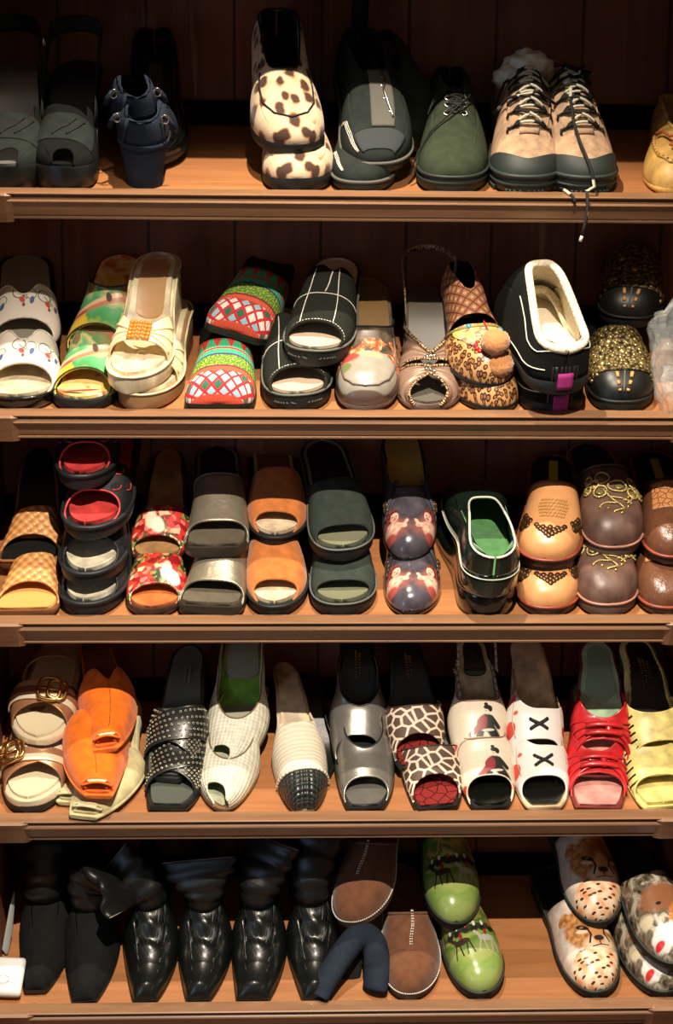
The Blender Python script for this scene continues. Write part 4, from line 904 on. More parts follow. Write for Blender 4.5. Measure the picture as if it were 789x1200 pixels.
# navy slides: two pairs stacked
for k, (pl, lb, inn, hole) in enumerate((((3, 98, None, 0, -4), 'black foam slide with a white footbed, lowest of the four stacked', WHBED, 0), ((3, 101, 690, .036, 0, 2), 'black foam slide with a white footbed, second from the bottom of the stack of four', WHBED, 0),
        ((3, 100, 636, .092, -6, 3), 'black foam slide with round holes and a red footbed, second from the top', REDIN, 1), ((3, 95, 577, .146, 2, 0), 'black foam slide with a red footbed, topmost of the stack of four', REDIN, 1))):
    s = slide('slide_sandal', lb, 'black foam slides stacked four high', pl, NAVY, NAVYD, inn, t0=(.02, .25), t1=(.52, .46), h=(.026, .050), L=.222 if k < 3 else .205, W=.084 if k < 3 else .076, toe='round', heel=.008, plat=.020, n=2.4, dish=.004, p0=2.6, inset=.005)
    s.welt(NAVY, .003, .001); s.rim('opening_rim', inn if hole else NAVY, .0014, 0, .0)
    if hole:
        for j, (t, q) in enumerate(((.34, -.62), (.33, .0), (.34, .62), (.40, -.32), (.40, .34), (.29, -.34), (.29, .33))):
            c = s.P(t, q, .0008); nn = (s.P(t, q, .003)-c).normalized(); rt = nn.to_track_quat('Z', 'Y').to_matrix()
            m = MB(); m.ball(c, .0075, .0052, .0008, 8, rt); hl = m.build('vent_hole', BLKIN, s.root)
            MB().tube([c+rt @ Vector((.0078*math.cos(a), .0054*math.sin(a), .0003)) for a in (i*pi/10 for i in range(11, 20))], .0010, 5).build('hole_edge', REDIN, hl)
# floral slides
for k, (pl, lb) in enumerate((((3, 178, None, 0, 1.5), 'red floral painted slide with an orange footbed, front one'), ((3, 180, 666, .013, -3, 10), 'red floral painted slide tucked behind its mate, tan heel showing at the back'))):
    s = slide('slide_sandal', lb, 'pair of red floral painted slides', pl, floral('floral_%d' % k, .12 if not k else -.14), leather('dark_brown_sole', (66, 42, 32)), TERRA if not k else TANIN, t0=(.05, .17), t1=(.44, .38), h=(.028, .046), L=.222-.024*k, W=.078, toe='wide', heel=.030, plat=.012, n=2.6, dish=.001, waist=.68, hw=.56, cat='sandal')
# pewter slides
for k, (pl, lb) in enumerate((((3, 244, None, 0, -5), 'pewter metallic slide with a square toe, the lower one'), ((3, 252, 655, .048, 2, 4), 'pewter metallic slide stacked on top, dark round heel opening behind'))):
    s = slide('slide_sandal', lb, 'pair of pewter metallic slides', pl, PEW, M('dark_pewter_sole', (52, 48, 42), .4, .3), PEW if not k else PEW, t0=(.05, .16), t1=(.54, .47) if k else slant(.62, .46), h=(.032, .054), L=.222, W=.082, toe='square', snip=.5, heel=.012, plat=.016, n=2.8, dish=.003, p0=3.0, rim=PEW, cat='sandal', lining=BLKIN)
    if k: s.bed(BLKLTH, 'heel_pad', .006, .0045, .5, 1.0)
# orange brown slides
for k, (pl, lb) in enumerate((((3, 322, None, 0, 4), 'orange brown nubuck slide with a cream footbed, the lower one'), ((3, 322, 644, .050, 3, 0, 2), 'orange brown nubuck slide stacked on top of its mate, tan heel seat behind'))):
    s = slide('slide_sandal', lb, 'pair of orange brown nubuck slides', pl, BRNORG, RUB, CREAMSOLE, t0=(lambda q: lerp(.04, .16, 1-abs(q)**2.4)+.03*(1-abs(q))*(-q)), t1=lambda q: .52+.0*q+(.04*math.exp(-(q/.35)**2) if not k else -.05*math.cos(q*pi/2)), h=(.030, .054), L=.222, W=.080, toe='round', heel=.012, plat=.018, n=2.6, dish=.003, cat='sandal')
    s.welt(RUB, .0022, -.002)
    if k: s.bed(M('tan_heel_seat', (128, 100, 64), .5), 'heel_pad', .007, .0045, .45, .98)
# dark green slides
for k, (pl, lb) in enumerate((((3, 400, None, 0, 2), 'dark grey-green nubuck slide, the lower one, with a thick black sole'), ((3, 402, 660, .050, 8, 5), 'dark grey-green nubuck slide stacked on top, leaning back to the left'))):
    s = slide('slide_sandal', lb, 'pair of dark green nubuck slides', pl, GRN, RUB, M('olive_footbed', (120, 122, 98), .35), t0=(.05, .145), t1=(.60, .44), h=(.030, .052), L=.228, W=.084, toe='wide', heel=.016, plat=.020, n=2.6, dish=.003, cat='sandal', p0=3, p1=4, rim=RUB)
    s.welt(M('grey_rubber', (92, 96, 88), .6), .0014, 0)
    if k: s.bed(BLKLTH, 'heel_pad', .006, .0045, .38, 1.0)
# painted figures shoes
for k, (pl, lb) in enumerate((((3, 481, None, 0, 0), 'dark clog painted with two pale figures, front one'), ((3, 479, 662, .036, 2, 12), 'dark clog painted with two faces, stacked behind, its yellow insole showing'))):
    s = clog('clog', lb, 'pair of dark clogs painted with figures', pl, FIG, PATENT, M('yellow_ochre_insole', (170, 138, 62), .6), tt=.48, side=.82, h=(.034, .056), L=.225, W=.074 if not k else .072, toe='round', plat=.008, heel=.03, n=2.3, cat='clog', p1=3)
    for sg in (-1, 1):
        s.line('side_strap', [(.47, sg*.34), (.36, sg*.52), (.24, sg*.66)], .0012, leather('dark_strap', (46, 44, 52)), off=.002); s.line('side_strap', [(.47, sg*.26), (.36, sg*.46), (.27, sg*.6)], .0010, leather('dark_strap', (46, 44, 52)), off=.002)
        for a in (-.010, .010): buckle(s, .33+a*2, sg*(.58+a), .0036, .0036, .0010, M('antique_brass', (150, 120, 90), .3, .8), .004)
# dark green patent shoes turned back to front
for k, (pl, lb) in enumerate((((3, 573, None, 0, 184, 0), 'dark green patent shoe with its heel to the front, the lower one'), ((3, 576, 700, .046, 182, -4), 'dark green patent shoe with its heel to the front, nested on top, green insole showing'))):
    s = full('slip_on_shoe', lb, 'pair of dark green patent shoes', pl, GRNP, GRNP, GRNIN, L=.222, W=.084, toe='wide', tt=.40, qc=.56, h=(.038, .050), hb=.046, lining=GRNIN, plat=.012 if not k else .010, heel=.022, hw=.86, waist=.82, n=2.8, side=-1, anchor='heel', pc=3)
    s.rim('collar_piping', OFFW, .0016, 1, .0006, -.99, .99)
    s.welt(OFFW, .0008, -.002) if k else None
# tan studded clogs
for k, (pl, lb) in enumerate((((3, 642, None, 0, 0), 'tan leather clog with dark studs, the lower one'), ((3, 637, 668, .052, -9, 5), 'tan leather clog with dark studs and a yellow label inside, stacked on top'))):
    s = clog('clog', lb, 'pair of tan studded clogs', pl, TAN, leather('dark_brown_sole', (66, 42, 32)), BLKLTH, tt=.55, h=(.038, .064), L=.225, W=.080, toe='wide', plat=.014, heel=.01, n=2.6)
    s.welt(leather('red_brown_welt', (140, 62, 44)), .0022)
    K_ = .62; big = [(.30, -.42), (.345, -.52), (.30, -.58), (.26, -.50), (.345, -.66), (.39, -.58), (.31, -.72), (.27, -.64), (.30, .42), (.345, .52), (.30, .58), (.26, .50), (.345, .66), (.39, .58), (.31, .72)]
    sm = [(.235, a) for a in (-.2, -.1, 0, .1, .2)]+[(.21, a) for a in (-.15, -.05, .05, .15)]+[(.188, a) for a in (-.09, 0, .09)]+[(.166, a) for a in (-.04, .04)]+[(.145, 0), (.265, -.24), (.265, .24)]
    big = [(t*.66, q) for t, q in big]; sm = [(t*.62-.01, q) for t, q in sm]; on_up(s, 'dark_stud', M('dark_bronze_studs', (84, 58, 34), .35, .6), big, .0052, .45, each=True); on_up(s, 'small_dark_studs', M('dark_bronze_studs', (84, 58, 34), .35, .6), sm, .0037, .45)
    m = MB()
    for r in range(6):
        for c in range(-6, 7):
            t, q = .22+.024*r, c*.042+(.021 if r % 2 else 0)
            if abs(q) < .26-.02*abs(r-3): m.tube([s.P(t-.006, q-.012, .001), s.P(t+.006, q+.012, .001)], .0010, 5)
    m.build('stitched_panel', M('tan_thread', (196, 150, 86), .6), s.root)
    if k: label_strip(s, YLAB, .55, .92, .0062, .0036)
# brown embroidered clogs
for k, (pl, lb) in enumerate((((3, 712, None, 0, 2), 'brown nubuck clog with gold flower embroidery, the lower one'), ((3, 719, 656, .054, 3, 5), 'brown nubuck clog with gold flower embroidery, stacked on top'))):
    s = clog('clog', lb, 'pair of brown clogs with gold flowers', pl, BRCL, rubber('taupe_sole', (96, 78, 70)), BLKLTH, tt=.56, h=(.040, .066), L=.225, W=.081, toe='wide', plat=.020, heel=.006, n=2.7)
    s.welt(M('copper_welt', (170, 120, 104), .4), .0018, -.001); s.rim('collar_piping', leather('brown_nubuck_clog2', (90, 66, 56)), .002, 1, .0005)
    GT = M('gold_bead_thread', (206, 186, 120), .35, .4, bump=lambda n: n.vor(60), bs=.6); m = MB(); m2 = MB()
    cx = .05 if k else -.22
    for (ft, fq, fr) in ((.37, -.42, .010), (.34, -.10, .0145), (.32, .42, .0125)):
        for p in range(3):
            a0 = pi/2+p*2*pi/3+.3; c = [s.P(min(.50, ft+.06*math.sin(a0)*fr/.0125), fq+.17*math.cos(a0)*fr/.0125+.0, .002)]
            ring = [s.P(min(.50, ft+fr/.0125*(.05*math.sin(a0)+.036*math.sin(x))), fq+fr/.0125*(.15*math.cos(a0)+.115*math.cos(x)), .0022) for x in (i*pi/7 for i in range(14))]
            m.tube(ring, .0014, 5, closed=True); m2.ball(s.P(min(.50, ft+fr/.0125*.05*math.sin(a0)), fq+fr/.0125*.15*math.cos(a0), .0005), .0065, .0055, .0016, 6)
    for (pts) in ([(.44, -.15), (.38, -.06), (.33, .02), (.29, .10)], [(.38, -.06), (.36, .12), (.34, .26)], [(.33, .02), (.34, -.14), (.32, -.26)], [(.29, .10), (.27, -.02)], [(.42, .4), (.37, .3), (.33, .16)]):
        for a, b in zip(pts[:-1], pts[1:]): m.tube([s.P(lerp(a[0], b[0], f)-.13, lerp(a[1], b[1], f), .002) for f in (0, .33, .66, 1)], .0012, 5)
    m.build('embroidery', GT, s.root); m2.build('flower_petals', M('olive_gold_sequin', (150, 134, 78), .35, .5), s.root)
    on_up(s, 'gold_beads', M('gold_bead', (220, 180, 96), .2, .8), [(t-.13, q) for t, q in [(.29, .10), (.27, -.02), (.32, -.26), (.34, .26), (.36, .12), (.34, -.14), (.31, .18), (.30, -.10), (.26, .06), (.35, .0), (.38, .2)]], .0026, .9)
# glossy brown clogs at the right edge
for k, (pl, lb) in enumerate((((3, 783, None, 0, 0), 'glossy brown leather clog at the right edge of the middle shelf, the lower one'), ((3, 790, 664, .052, 0, 5), 'glossy brown leather clog at the right edge, stacked on top, yellow label inside'))):
    s = clog('clog', lb, 'pair of glossy brown clogs at the right edge', pl, BRLT, leather('dark_brown_sole', (66, 42, 32)), BLKLTH, tt=.54, h=(.038, .064), L=.225, W=.082, toe='wide', plat=.014, heel=.01, n=2.6)
    s.welt(leather('red_brown_welt', (140, 62, 44)), .0022); s.up('reptile_panel', M('tan_reptile', lambda n: n.mix(n.vor(12, 'DISTANCE_TO_EDGE').gt(.06, .04), (96, 54, 30), (190, 130, 80)), .4, bump=lambda n: n.vor(12, 'DISTANCE_TO_EDGE'), bs=.6), E_(.30, .26, 2), E_(.48, .46), s.hf, n=2.6, q0=-.45, q1=.5, keep=False, off=.0012, th=.001, nv=20)
    if k: label_strip(s, YLAB, .55, .90, .006, .0036)
# ================================================================ SHELF 4
GOLDL = M('rose_gold_leather', (176, 128, 92), .32, .55, bump=wrinkle, bs=.2); CRMG = M('cream_metallic_leather', (226, 214, 184), .35, .3)
for k, (pl, lb) in enumerate((((4, 34, None, 0, 3), 'gold and cream strapped sandal with a ring buckle, the lower one'), ((4, 44, 884, .046, -8, 3), 'gold and cream strapped sandal with a double ring buckle, stacked on top'))):
    s = Shoe('strappy_sandal', lb, 'pair of gold and cream buckled sandals', pl, L=.225, W=.086, toe='round', heel=.012, plat=.022, cat='sandal', side=-1 if k else 1)
    s.sole(rubber('dark_sole', (40, 36, 30)), top=-.008); s.sole(CRMG, 'footbed_edge', .001); s.bed(M('bone_footbed', (214, 200, 168), .45), dish=.002, inset=.005)
    h = HL(.014, .044, .08, .45)
    s.up('cross_strap', GOLDL, slant(.12, .34), slant(.20, .44), h, n=2.5, ov=.001); s.up('cross_strap', GOLDL, slant(.34, .14), slant(.44, .22), h, n=2.5, keep=False, off=.0012)
    s.up('buckle_strap', CRMG, slant(.24, .24), slant(.36, .36), h, n=2.5, keep=False, off=.0035)
    s.up('strap_stripe', GOLDL, slant(.28, .28), slant(.32, .32), h, n=2.5, keep=False, off=.0048, th=.0008)
    s.up('instep_strap', BRONZE, slant(.46, .60), slant(.53, .68), h, n=2.5, keep=False, off=.0008)
    qb = .12 if k else -.42
    for dq, r in ((0, .0165), (.13, .0135)): buckle(s, .30, qb+dq, r*.9, r, .0026, GOLD, .0085, 'ring_buckle', dq == 0)
    on_up(s, 'rivets', SILVER, [(.30, qb-.22), (.325, qb-.22)], .0018, .6)
# pale and orange suede slides
def suede_slide(pl, lb, grp, um, lining, side, W=.082, hv=.052):
    s = Shoe('slide_sandal', lb, grp, pl, L=.215, W=W, toe='point', snip=.34, heel=.030, plat=.006, side=side, curve=.012, cat='sandal', waist=.62, hw=.52)
    s.sole(um, rnd=.4); s.bed(um, dish=.001)
    s.up('upper', um, lambda q: .035+.015*(1-q*q), lambda q: .50-.085*math.exp(-((q-.05)/.17)**2)+.03*abs(q), HL(min(.016, hv*.4), hv, .03, .46), n=2.1, th=.002)
    hw = s.w(.045); a = Vector((s.cx(.04), .036*s.L, s.zt(.04)+.0125))
    m = MB().tube([s.P(.045+.016*math.sin(x), .02+.62*math.cos(x), .0012) for x in (i*pi/12 for i in range(24))], .0016, 6, closed=True); m.build('toe_opening', um, s.root)
    m = MB().ball(s.P(.045, .02, -.0005), hw*.62, .0035, .0022, 8); m.build('toe_opening_lining', lining, s.root)
    s.stitches('centre_stitching', [(.10, .05), (.25, .05), (.42, .05)], .0006, leather('dark_stitch', (120, 70, 30)), .004, .0005)
    return s
suede_slide((4, 98, 962, .009, -9, 1), 'pale yellow-green suede slide lowest under the orange pair, toe at the edge', 'pale yellow-green suede slides under the orange ones', PALEG, CREAMSOLE, 1, .094, .026)
suede_slide((4, 82, 946, .000, -4, 0), 'pale yellow-green suede slide at the bottom, half hidden on the left under the orange pair', 'pale yellow-green suede slides under the orange ones', PALEG, CREAMSOLE, -1, .080, .022)
suede_slide((4, 116, 938, .036, -2, 1), 'bright orange suede slide with a slit toe, the lower one', 'pair of orange suede slides', ORANGE, CREAMSOLE, -1, .092)
s = suede_slide((4, 124, 884, .070, 12, -2), 'bright orange suede slide with a slit toe, on top, its brown heel standing behind', 'pair of orange suede slides', ORANGE, CREAMSOLE, 1, .080)
s.bed(leather('dark_orange_insole', (120, 70, 40)), 'heel_pad', .001, .0045, .5, 1.0)
# black eyelet crossed sandals
for k, (pl, lb) in enumerate((((4, 196, None, 0, -3), 'black sandal with crossed bands of small round eyelets, front one'), ((4, 192, 918, .012, -9, 15), 'black sandal with crossed eyelet bands behind its mate, printed insole in shadow'))):
    s = Shoe('crossed_sandal', lb, 'pair of black eyelet sandals', pl, L=.215-.018*k, W=.078, toe='almond', snip=.5, heel=.040, plat=.012, cat='sandal', waist=.7, hw=.62)
    s.sole(BLACK); s.bed(M('grey_green_insole', (78, 84, 76), .5), dish=.001); h = HL(.014, .040, .08, .45)
    s.up('cross_band', OVB, slant(.34, .10), slant(.52, .25), h, n=2.4, ov=.001); s.up('cross_band', OVB, slant(.14, .32), slant(.34, .54), h, n=2.4, keep=False, off=.0022)
    s.hf = h; m = MB()
    for (f0, f1, o) in ((slant(.34, .10), slant(.52, .25), .0012), (slant(.14, .32), slant(.34, .54), .0034)):
        for r in range(5):
            for c in range(17):
                q = -.82+1.64*(c+(.5 if r % 2 else 0))/17; t = lerp(f0(q), f1(q), (r+.7)/5.4); p = s.P(t, q, o); nn = (s.P(t, q, o+.003)-p)
                if nn.length < 1e-6: continue
                rt = nn.to_track_quat('Z', 'Y').to_matrix(); m.tube([p+rt @ Vector((.00145*math.cos(a), .00145*math.sin(a), 0)) for a in (i*pi/3 for i in range(6))], .00055, 4, closed=True)
    m.build('eyelets', M('pale_eyelets', (196, 188, 164), .3, .6), s.root)
    if k: label_strip(s, M('grey_print', (96, 98, 92), .5), .66, .8, .002, .0036, 'insole_print', .006), label_strip(s, M('grey_print', (96, 98, 92), .5), .67, .79, .0012, .0036, 'insole_print', .0)
# white woven mules with lime lining
for k, (pl, lb) in enumerate((((4, 260, None, 0, -13, 0), 'white woven mule with a lime green lining, front one with the open toe'), ((4, 261, 908, .013, -6, 15), 'white woven mule with lime green lining, behind, its grey heel seat touching the shelf above'))):
    s = Shoe('mule', lb, 'pair of white woven mules with lime lining', pl, L=.218, W=.084, toe='almond', heel=.050, plat=.008, thin=.005, cat='mule', waist=.76, hw=.66, curve=.010, side=-1 if not k else 1)
    s.sole(M('brown_edge', (120, 92, 60), .5), block=(.82, .3)); s.bed(LIMEP, dish=.0); s.bed(LIME, 'green_insole', .001, .0042, .22, .80, wf=.98)
    s.up('upper', WOVWHT, lambda q: .02+.11*math.exp(-((q+.25)/.42)**4), E_(.98, .30, 1.9), HL(.016, .040, .02, .42), n=2.4, ov=.0015, lining=LIME, nu=36, nv=40)
    s.rim('collar_piping', M('brown_edge', (120, 92, 60), .5), .0010, 1, .0004); s.rim('front_piping', WOVWHT, .0012, 0, .0002)
    s.bed(M('grey_heel_pad', (142, 140, 122), .45), 'heel_pad', .005, .0052, .60, .98)
# cream and black toe cap mule
s = Shoe('mule', 'cream woven mule with a black woven toe cap and beige heel seat', 'pair of cream mules with black toe caps', (4, 357, None, 0, 8), L=.238, W=.072, toe='almond', snip=.25, heel=.064, plat=.007, thin=.005, cat='mule', waist=.60, hw=.48)
s.sole(BEIGEIN, block=(.82, .3)); s.bed(BEIGEIN)
hm = HP(.034, .046, .10, .45); s.up('upper', RAFFIA, lambda q: .0, lambda q: .47+.16*abs(q)**2.5, hm, n=2.4, ov=.002)
s.up('toe_cap', WOVBLK, lambda q: .0, E_(.20, .155, 2), hm, n=2.4, keep=False, off=.0014, th=.001); s.line('cap_braid', [(.165+.045*abs(a/6)**2, a/6) for a in range(-6, 7)], .0022, RAFFIA, off=.002)
s2 = Shoe('mule', 'mate of the cream mule, only its dark back lining rising behind in shadow', 'pair of cream mules with black toe caps', (4, 360, 934, .0, 3, 3), L=.20, W=.076, toe='almond', heel=.040, plat=.006, thin=.005, cat='mule', waist=.72, hw=.66)
s2.sole(BLACK); s2.bed(BLKLTH); s2.up('side_lining', BLKLTH, lambda q: .45, lambda q: .46+.35*abs(q)**4, HL(.02, .028), n=3, th=.002, q0=-1, q1=-.6); s2.up('side_lining', BLKLTH, lambda q: .45, lambda q: .46+.35*abs(q)**4, HL(.02, .028), n=3, th=.002, q0=.6, q1=1)
# grey metallic peep toe mules
for k, (pl, lb) in enumerate((((4, 428, None, 0, 3), 'grey metallic open-toe mule, front one'), ((4, 416, 903, .012, 0, 15), 'grey metallic open-toe mule behind, black insole with small gold print'))):
    s = Shoe('mule', lb, 'pair of grey metallic open-toe mules', pl, L=.218-.018*k, W=.080, toe='almond', snip=.45, heel=.050, plat=.008, thin=.005, cat='mule', waist=.72, hw=.56)
    s.sole(BLACK, block=(.82, .3)); s.bed(PEW2 if not k else BLKLTH, dish=.002); s.bed(BLKLTH, 'insole_sock', .003, .0044, .3, .97)
    s.up('upper', PEW2, E_(.04, .19, 2.2), E_(.78, .38, 1.7), HL(.012, .040, .05, .45), n=2.3, ov=.001, lining=BLKIN, nu=30); s.rim('collar_piping', BLACK, .001, 1, .0003)
    if k: print_marks(s, GOLDPR, .70, 2)
# giraffe print slides
for k, (pl, lb) in enumerate((((4, 512, None, 0, 7), 'giraffe print fur slide with a burgundy crocodile footbed, front one'), ((4, 490, 904, .012, 7, 15), 'giraffe print fur slide behind its mate, black insole with gold print leaning left'))):
    s = slide('slide_sandal', lb, 'pair of giraffe print slides', pl, GIR, BLACK, CROC, t0=(.06, .21), t1=E_(.50, .39, 2.6), h=(.030, .048), L=.218-.018*k, W=.081, toe='almond', snip=.58, heel=.046, plat=.008, thin=.006, n=2.6, dish=.001, waist=.66, hw=.54, heelblock=(.8, .4), lining=CROC)
    s.bed(BLKLTH, 'insole_sock', .003, .0044, .38, .98); s.rim('back_piping', leather('dark_brown_sole', (66, 42, 32)), .0010, 1, .0003)
    if k: print_marks(s, GOLDPR, .70, 2)
# kimono sandals
for k, (pl, lb) in enumerate((((4, 575, None, 0, 5), 'cream slingback painted with a lady in a robe, front one, black footbed'), ((4, 560, 907, .012, 2, 15), 'cream slingback painted with a lady in a robe, behind, with the heel strap rising'))):
    s = Shoe('slingback_sandal', lb, 'pair of cream painted slingbacks', pl, L=.218-.018*k, W=.082, toe='almond', snip=.42, heel=.046, plat=.008, thin=.006, cat='sandal', waist=.66, hw=.54)
    s.sole(BLACK, block=(.82, .35)); s.bed(PATENT if not k else PATENT, dish=.001); s.bed(BEIGEIN, 'insole_sock', .002, .0042, .36, .98); s.bed(GRNP, 'heel_pad', .008, .0052, .66, .97)
    s.up('upper', KIM, E_(.05, .20, 2.4), lambda q: .43+.28*abs(q)**3, HL(.012, .040, .08, .45), n=2.4, ov=.001, lining=BEIGEIN, nu=30); s.rim('collar_piping', leather('rose_brown_piping', (160, 120, 104)), .001, 1, .0003); s.rim('front_piping', M('cream_edge', (214, 196, 170), .5), .001, 0, .0003)
    s.sling(M('braided_cream', (176, 160, 140), .7, bump=lambda n: (n.v*60).sin(), bs=1, bd=.002), .62, .03, .05, .0022, .0018, 1.0, wf=1.15)
    if k:
        for sg in (-1, 1): buckle(s, .66, sg*.82, .003, .004, .0009, SILVER, .004)
# white sandals with black crosses
for k, (pl, lb) in enumerate((((4, 638, None, 0, 3), 'white sandal with a black lace cross and red dots, front one'), ((4, 628, 908, .012, 2, 15), 'white sandal with a black lace cross and red dots, behind, beige insole rising'))):
    s = Shoe('open_toe_mule', lb, 'pair of white sandals with black crosses', pl, L=.218-.018*k, W=.080, toe='almond', snip=.45, heel=.046, plat=.008, thin=.006, cat='sandal', waist=.70, hw=.56)
    s.sole(BEIGEIN, block=(.82, .35)); s.bed(PATENT, dish=.001); s.bed(BEIGEIN, 'insole_sock', .002, .0042, .34, .98)
    s.up('upper', DOT, lambda q: .04+.155*max(0, 1-abs(q)**3), lambda q: .39+(.28*max(0, -q)**1.5+.14*max(0, q)**3), HL(.012, .041, .08, .45), n=2.5, ov=.001, nu=30)
    s.line('panel_seam', [(.22, -.55), (.34, -.58), (.46, -.5)], .0007, BEIGEIN); s.line('panel_seam', [(.30, .6), (.40, .55), (.47, .5)], .0007, BEIGEIN)
    for a in (-1, 1): s.line('cross_lace', [(.295-.035, .02-.15*a), (.295+.035, .02+.15*a)], .0022, BLKTH, off=.0022, r2=.0014)
    on_up(s, 'lace_holes', SILVER, [(.26, -.13), (.26, .17), (.33, -.13), (.33, .17)], .0015)
    if k: s.line('elastic_edge', [(.5, -.62), (.6, -.72), (.68, -.85)], .0022, M('brown_elastic', (150, 110, 84), .7), off=.001)
# red sandals
for k, (pl, lb) in enumerate((((4, 700, None, 0, -2), 'red leather sandal with a knotted bow and pink footbed, front one'), ((4, 703, 912, .012, -2, 15), 'red leather sandal with a knotted bow, behind, its mint green insole standing tall'))):
    s = Shoe('open_toe_mule', lb, 'pair of red leather sandals with bows', pl, L=.218-.018*k, W=.080, toe='almond', snip=.66, heel=.046, plat=.006, thin=.006, cat='sandal', waist=.74, hw=.60)
    s.sole(leather('dark_red_edge', (120, 50, 46)), block=(.82, .4)); s.bed(PINKB, dish=.001); s.bed(MINT, 'insole_sock', .002, .0042, .34, .99); s.bed(M('grey_green_pad', (140, 172, 140), .5), 'heel_pad', .008, .0052, .55, .96)
    s.up('upper', RED, lambda q: .10+.12*max(0, 1-abs(q)**2.2), lambda q: .36+.25*abs(q)**1.4, HL(.014, .042, .08, .45), n=2.5, ov=.002, nu=32, nv=40, fn=lambda t, q, p, s=s: p+Vector((0, 0, .0016*math.sin((t*46+q*2)))*1) if abs(q) > .0 else p)
    for j, (a, b) in enumerate(((.24, .16), (.28, .24), (.32, .32), (.36, .40))):
        for sg in (-1, 1): s.line('pleat', [(.285+(j-1.5)*.012, .05+sg*.06), (lerp(.285, b, .5), .05+sg*.42), (b-.02, sg*.9)], .0017, RED, off=.0012)
    m = MB()
    for sg in (-.016, .016): m.tube([s.P(.285+sg*1.6, lerp(-.36, .30, f)+.03, .0035+.0028*math.sin(pi*f)) for f in (i/8 for i in range(9))], .0042, 8, r2=.0026)
    m.build('bow', RED, s.root); s.line('bow_knot', [(.245, .05), (.285, .06), (.33, .05)], .0050, RED, off=.0048, r2=.0028)
# yellow sandal
for k, (pl, lb) in enumerate((((4, 777, None, 0, 6), 'pale yellow sandal with cut slits at its side, front one, cut by the right edge'), ((4, 775, 910, .012, 8, 15), 'pale yellow sandal behind its mate, black insole with gold print outlined in yellow'))):
    s = Shoe('open_toe_mule', lb, 'pair of pale yellow sandals', pl, L=.218-.018*k, W=.084, toe='almond', snip=.55, heel=.046, plat=.008, thin=.006, cat='sandal', waist=.72, hw=.58)
    s.sole(YEL, block=(.82, .35)); s.bed(YEL, dish=.003); s.bed(BLKLTH, 'insole_sock', .004, .0044, .34, .98)
    s.up('upper', YEL, E_(.10, .20, 2.5), E_(.56, .38, 1.8), HL(.012, .040, .08, .45), n=2.4, ov=.001)
    s.rim('front_rim', YEL, .0016, 0, 0)
    for t in (.19, .24, .29, .34, .40): s.line('cut_slit', [(t, -.95), (t-.008, -.68), (t-.004, -.52)], .0016, BLKTH, off=.0004, r2=.0008)
    if k: print_marks(s, GOLDPR, .70, 3, .040)
# ================================================================ SHELF 5
# white card box and a steel strip at the left end
c = on_shelf(5, 6, None, 0)
rt = Matrix.Rotation(TAU+.25, 3, 'X') @ Matrix.Rotation(-.05, 3, 'Z')
o = MB().box(Vector((c.x+.0, c.y+.026, c.z+.030)), .044, .056, .016, .005, rt).build('box', M('white_card', (232, 232, 230), .5), None, angle=60)
tag(o, 'small white rounded box at the left end of the lowest shelf', 'box')
m = MB(); m.tube([Vector((c.x+.008*math.cos(a)-.004, c.y+.014+.006*math.sin(a), c.z+.0335+.0026*math.sin(a))) for a in (i*pi/10 for i in range(20))], .0006, 5, closed=True); m.build('embossed_ring', M('pale_grey_print', (206, 206, 204), .5), o)
c2 = on_shelf(5, 9, 1118, .004)
o = MB().tube([c2+Vector((-.001, 0, 0)), c2+Vector((-.003, .002, .006)), c2+Vector((.001, .012, .03)), c2+Vector((.005, .02, .062)), c2+Vector((.008, .022, .082))], [.002, .006, .006, .004, .001], 10, r2=.0012, nrm=(.8, -1, .2)).build('metal_strip', M('pale_metal', (176, 182, 178), .35, .3))
tag(o, 'narrow curved silver strip beside the left black suede boot', 'strip')
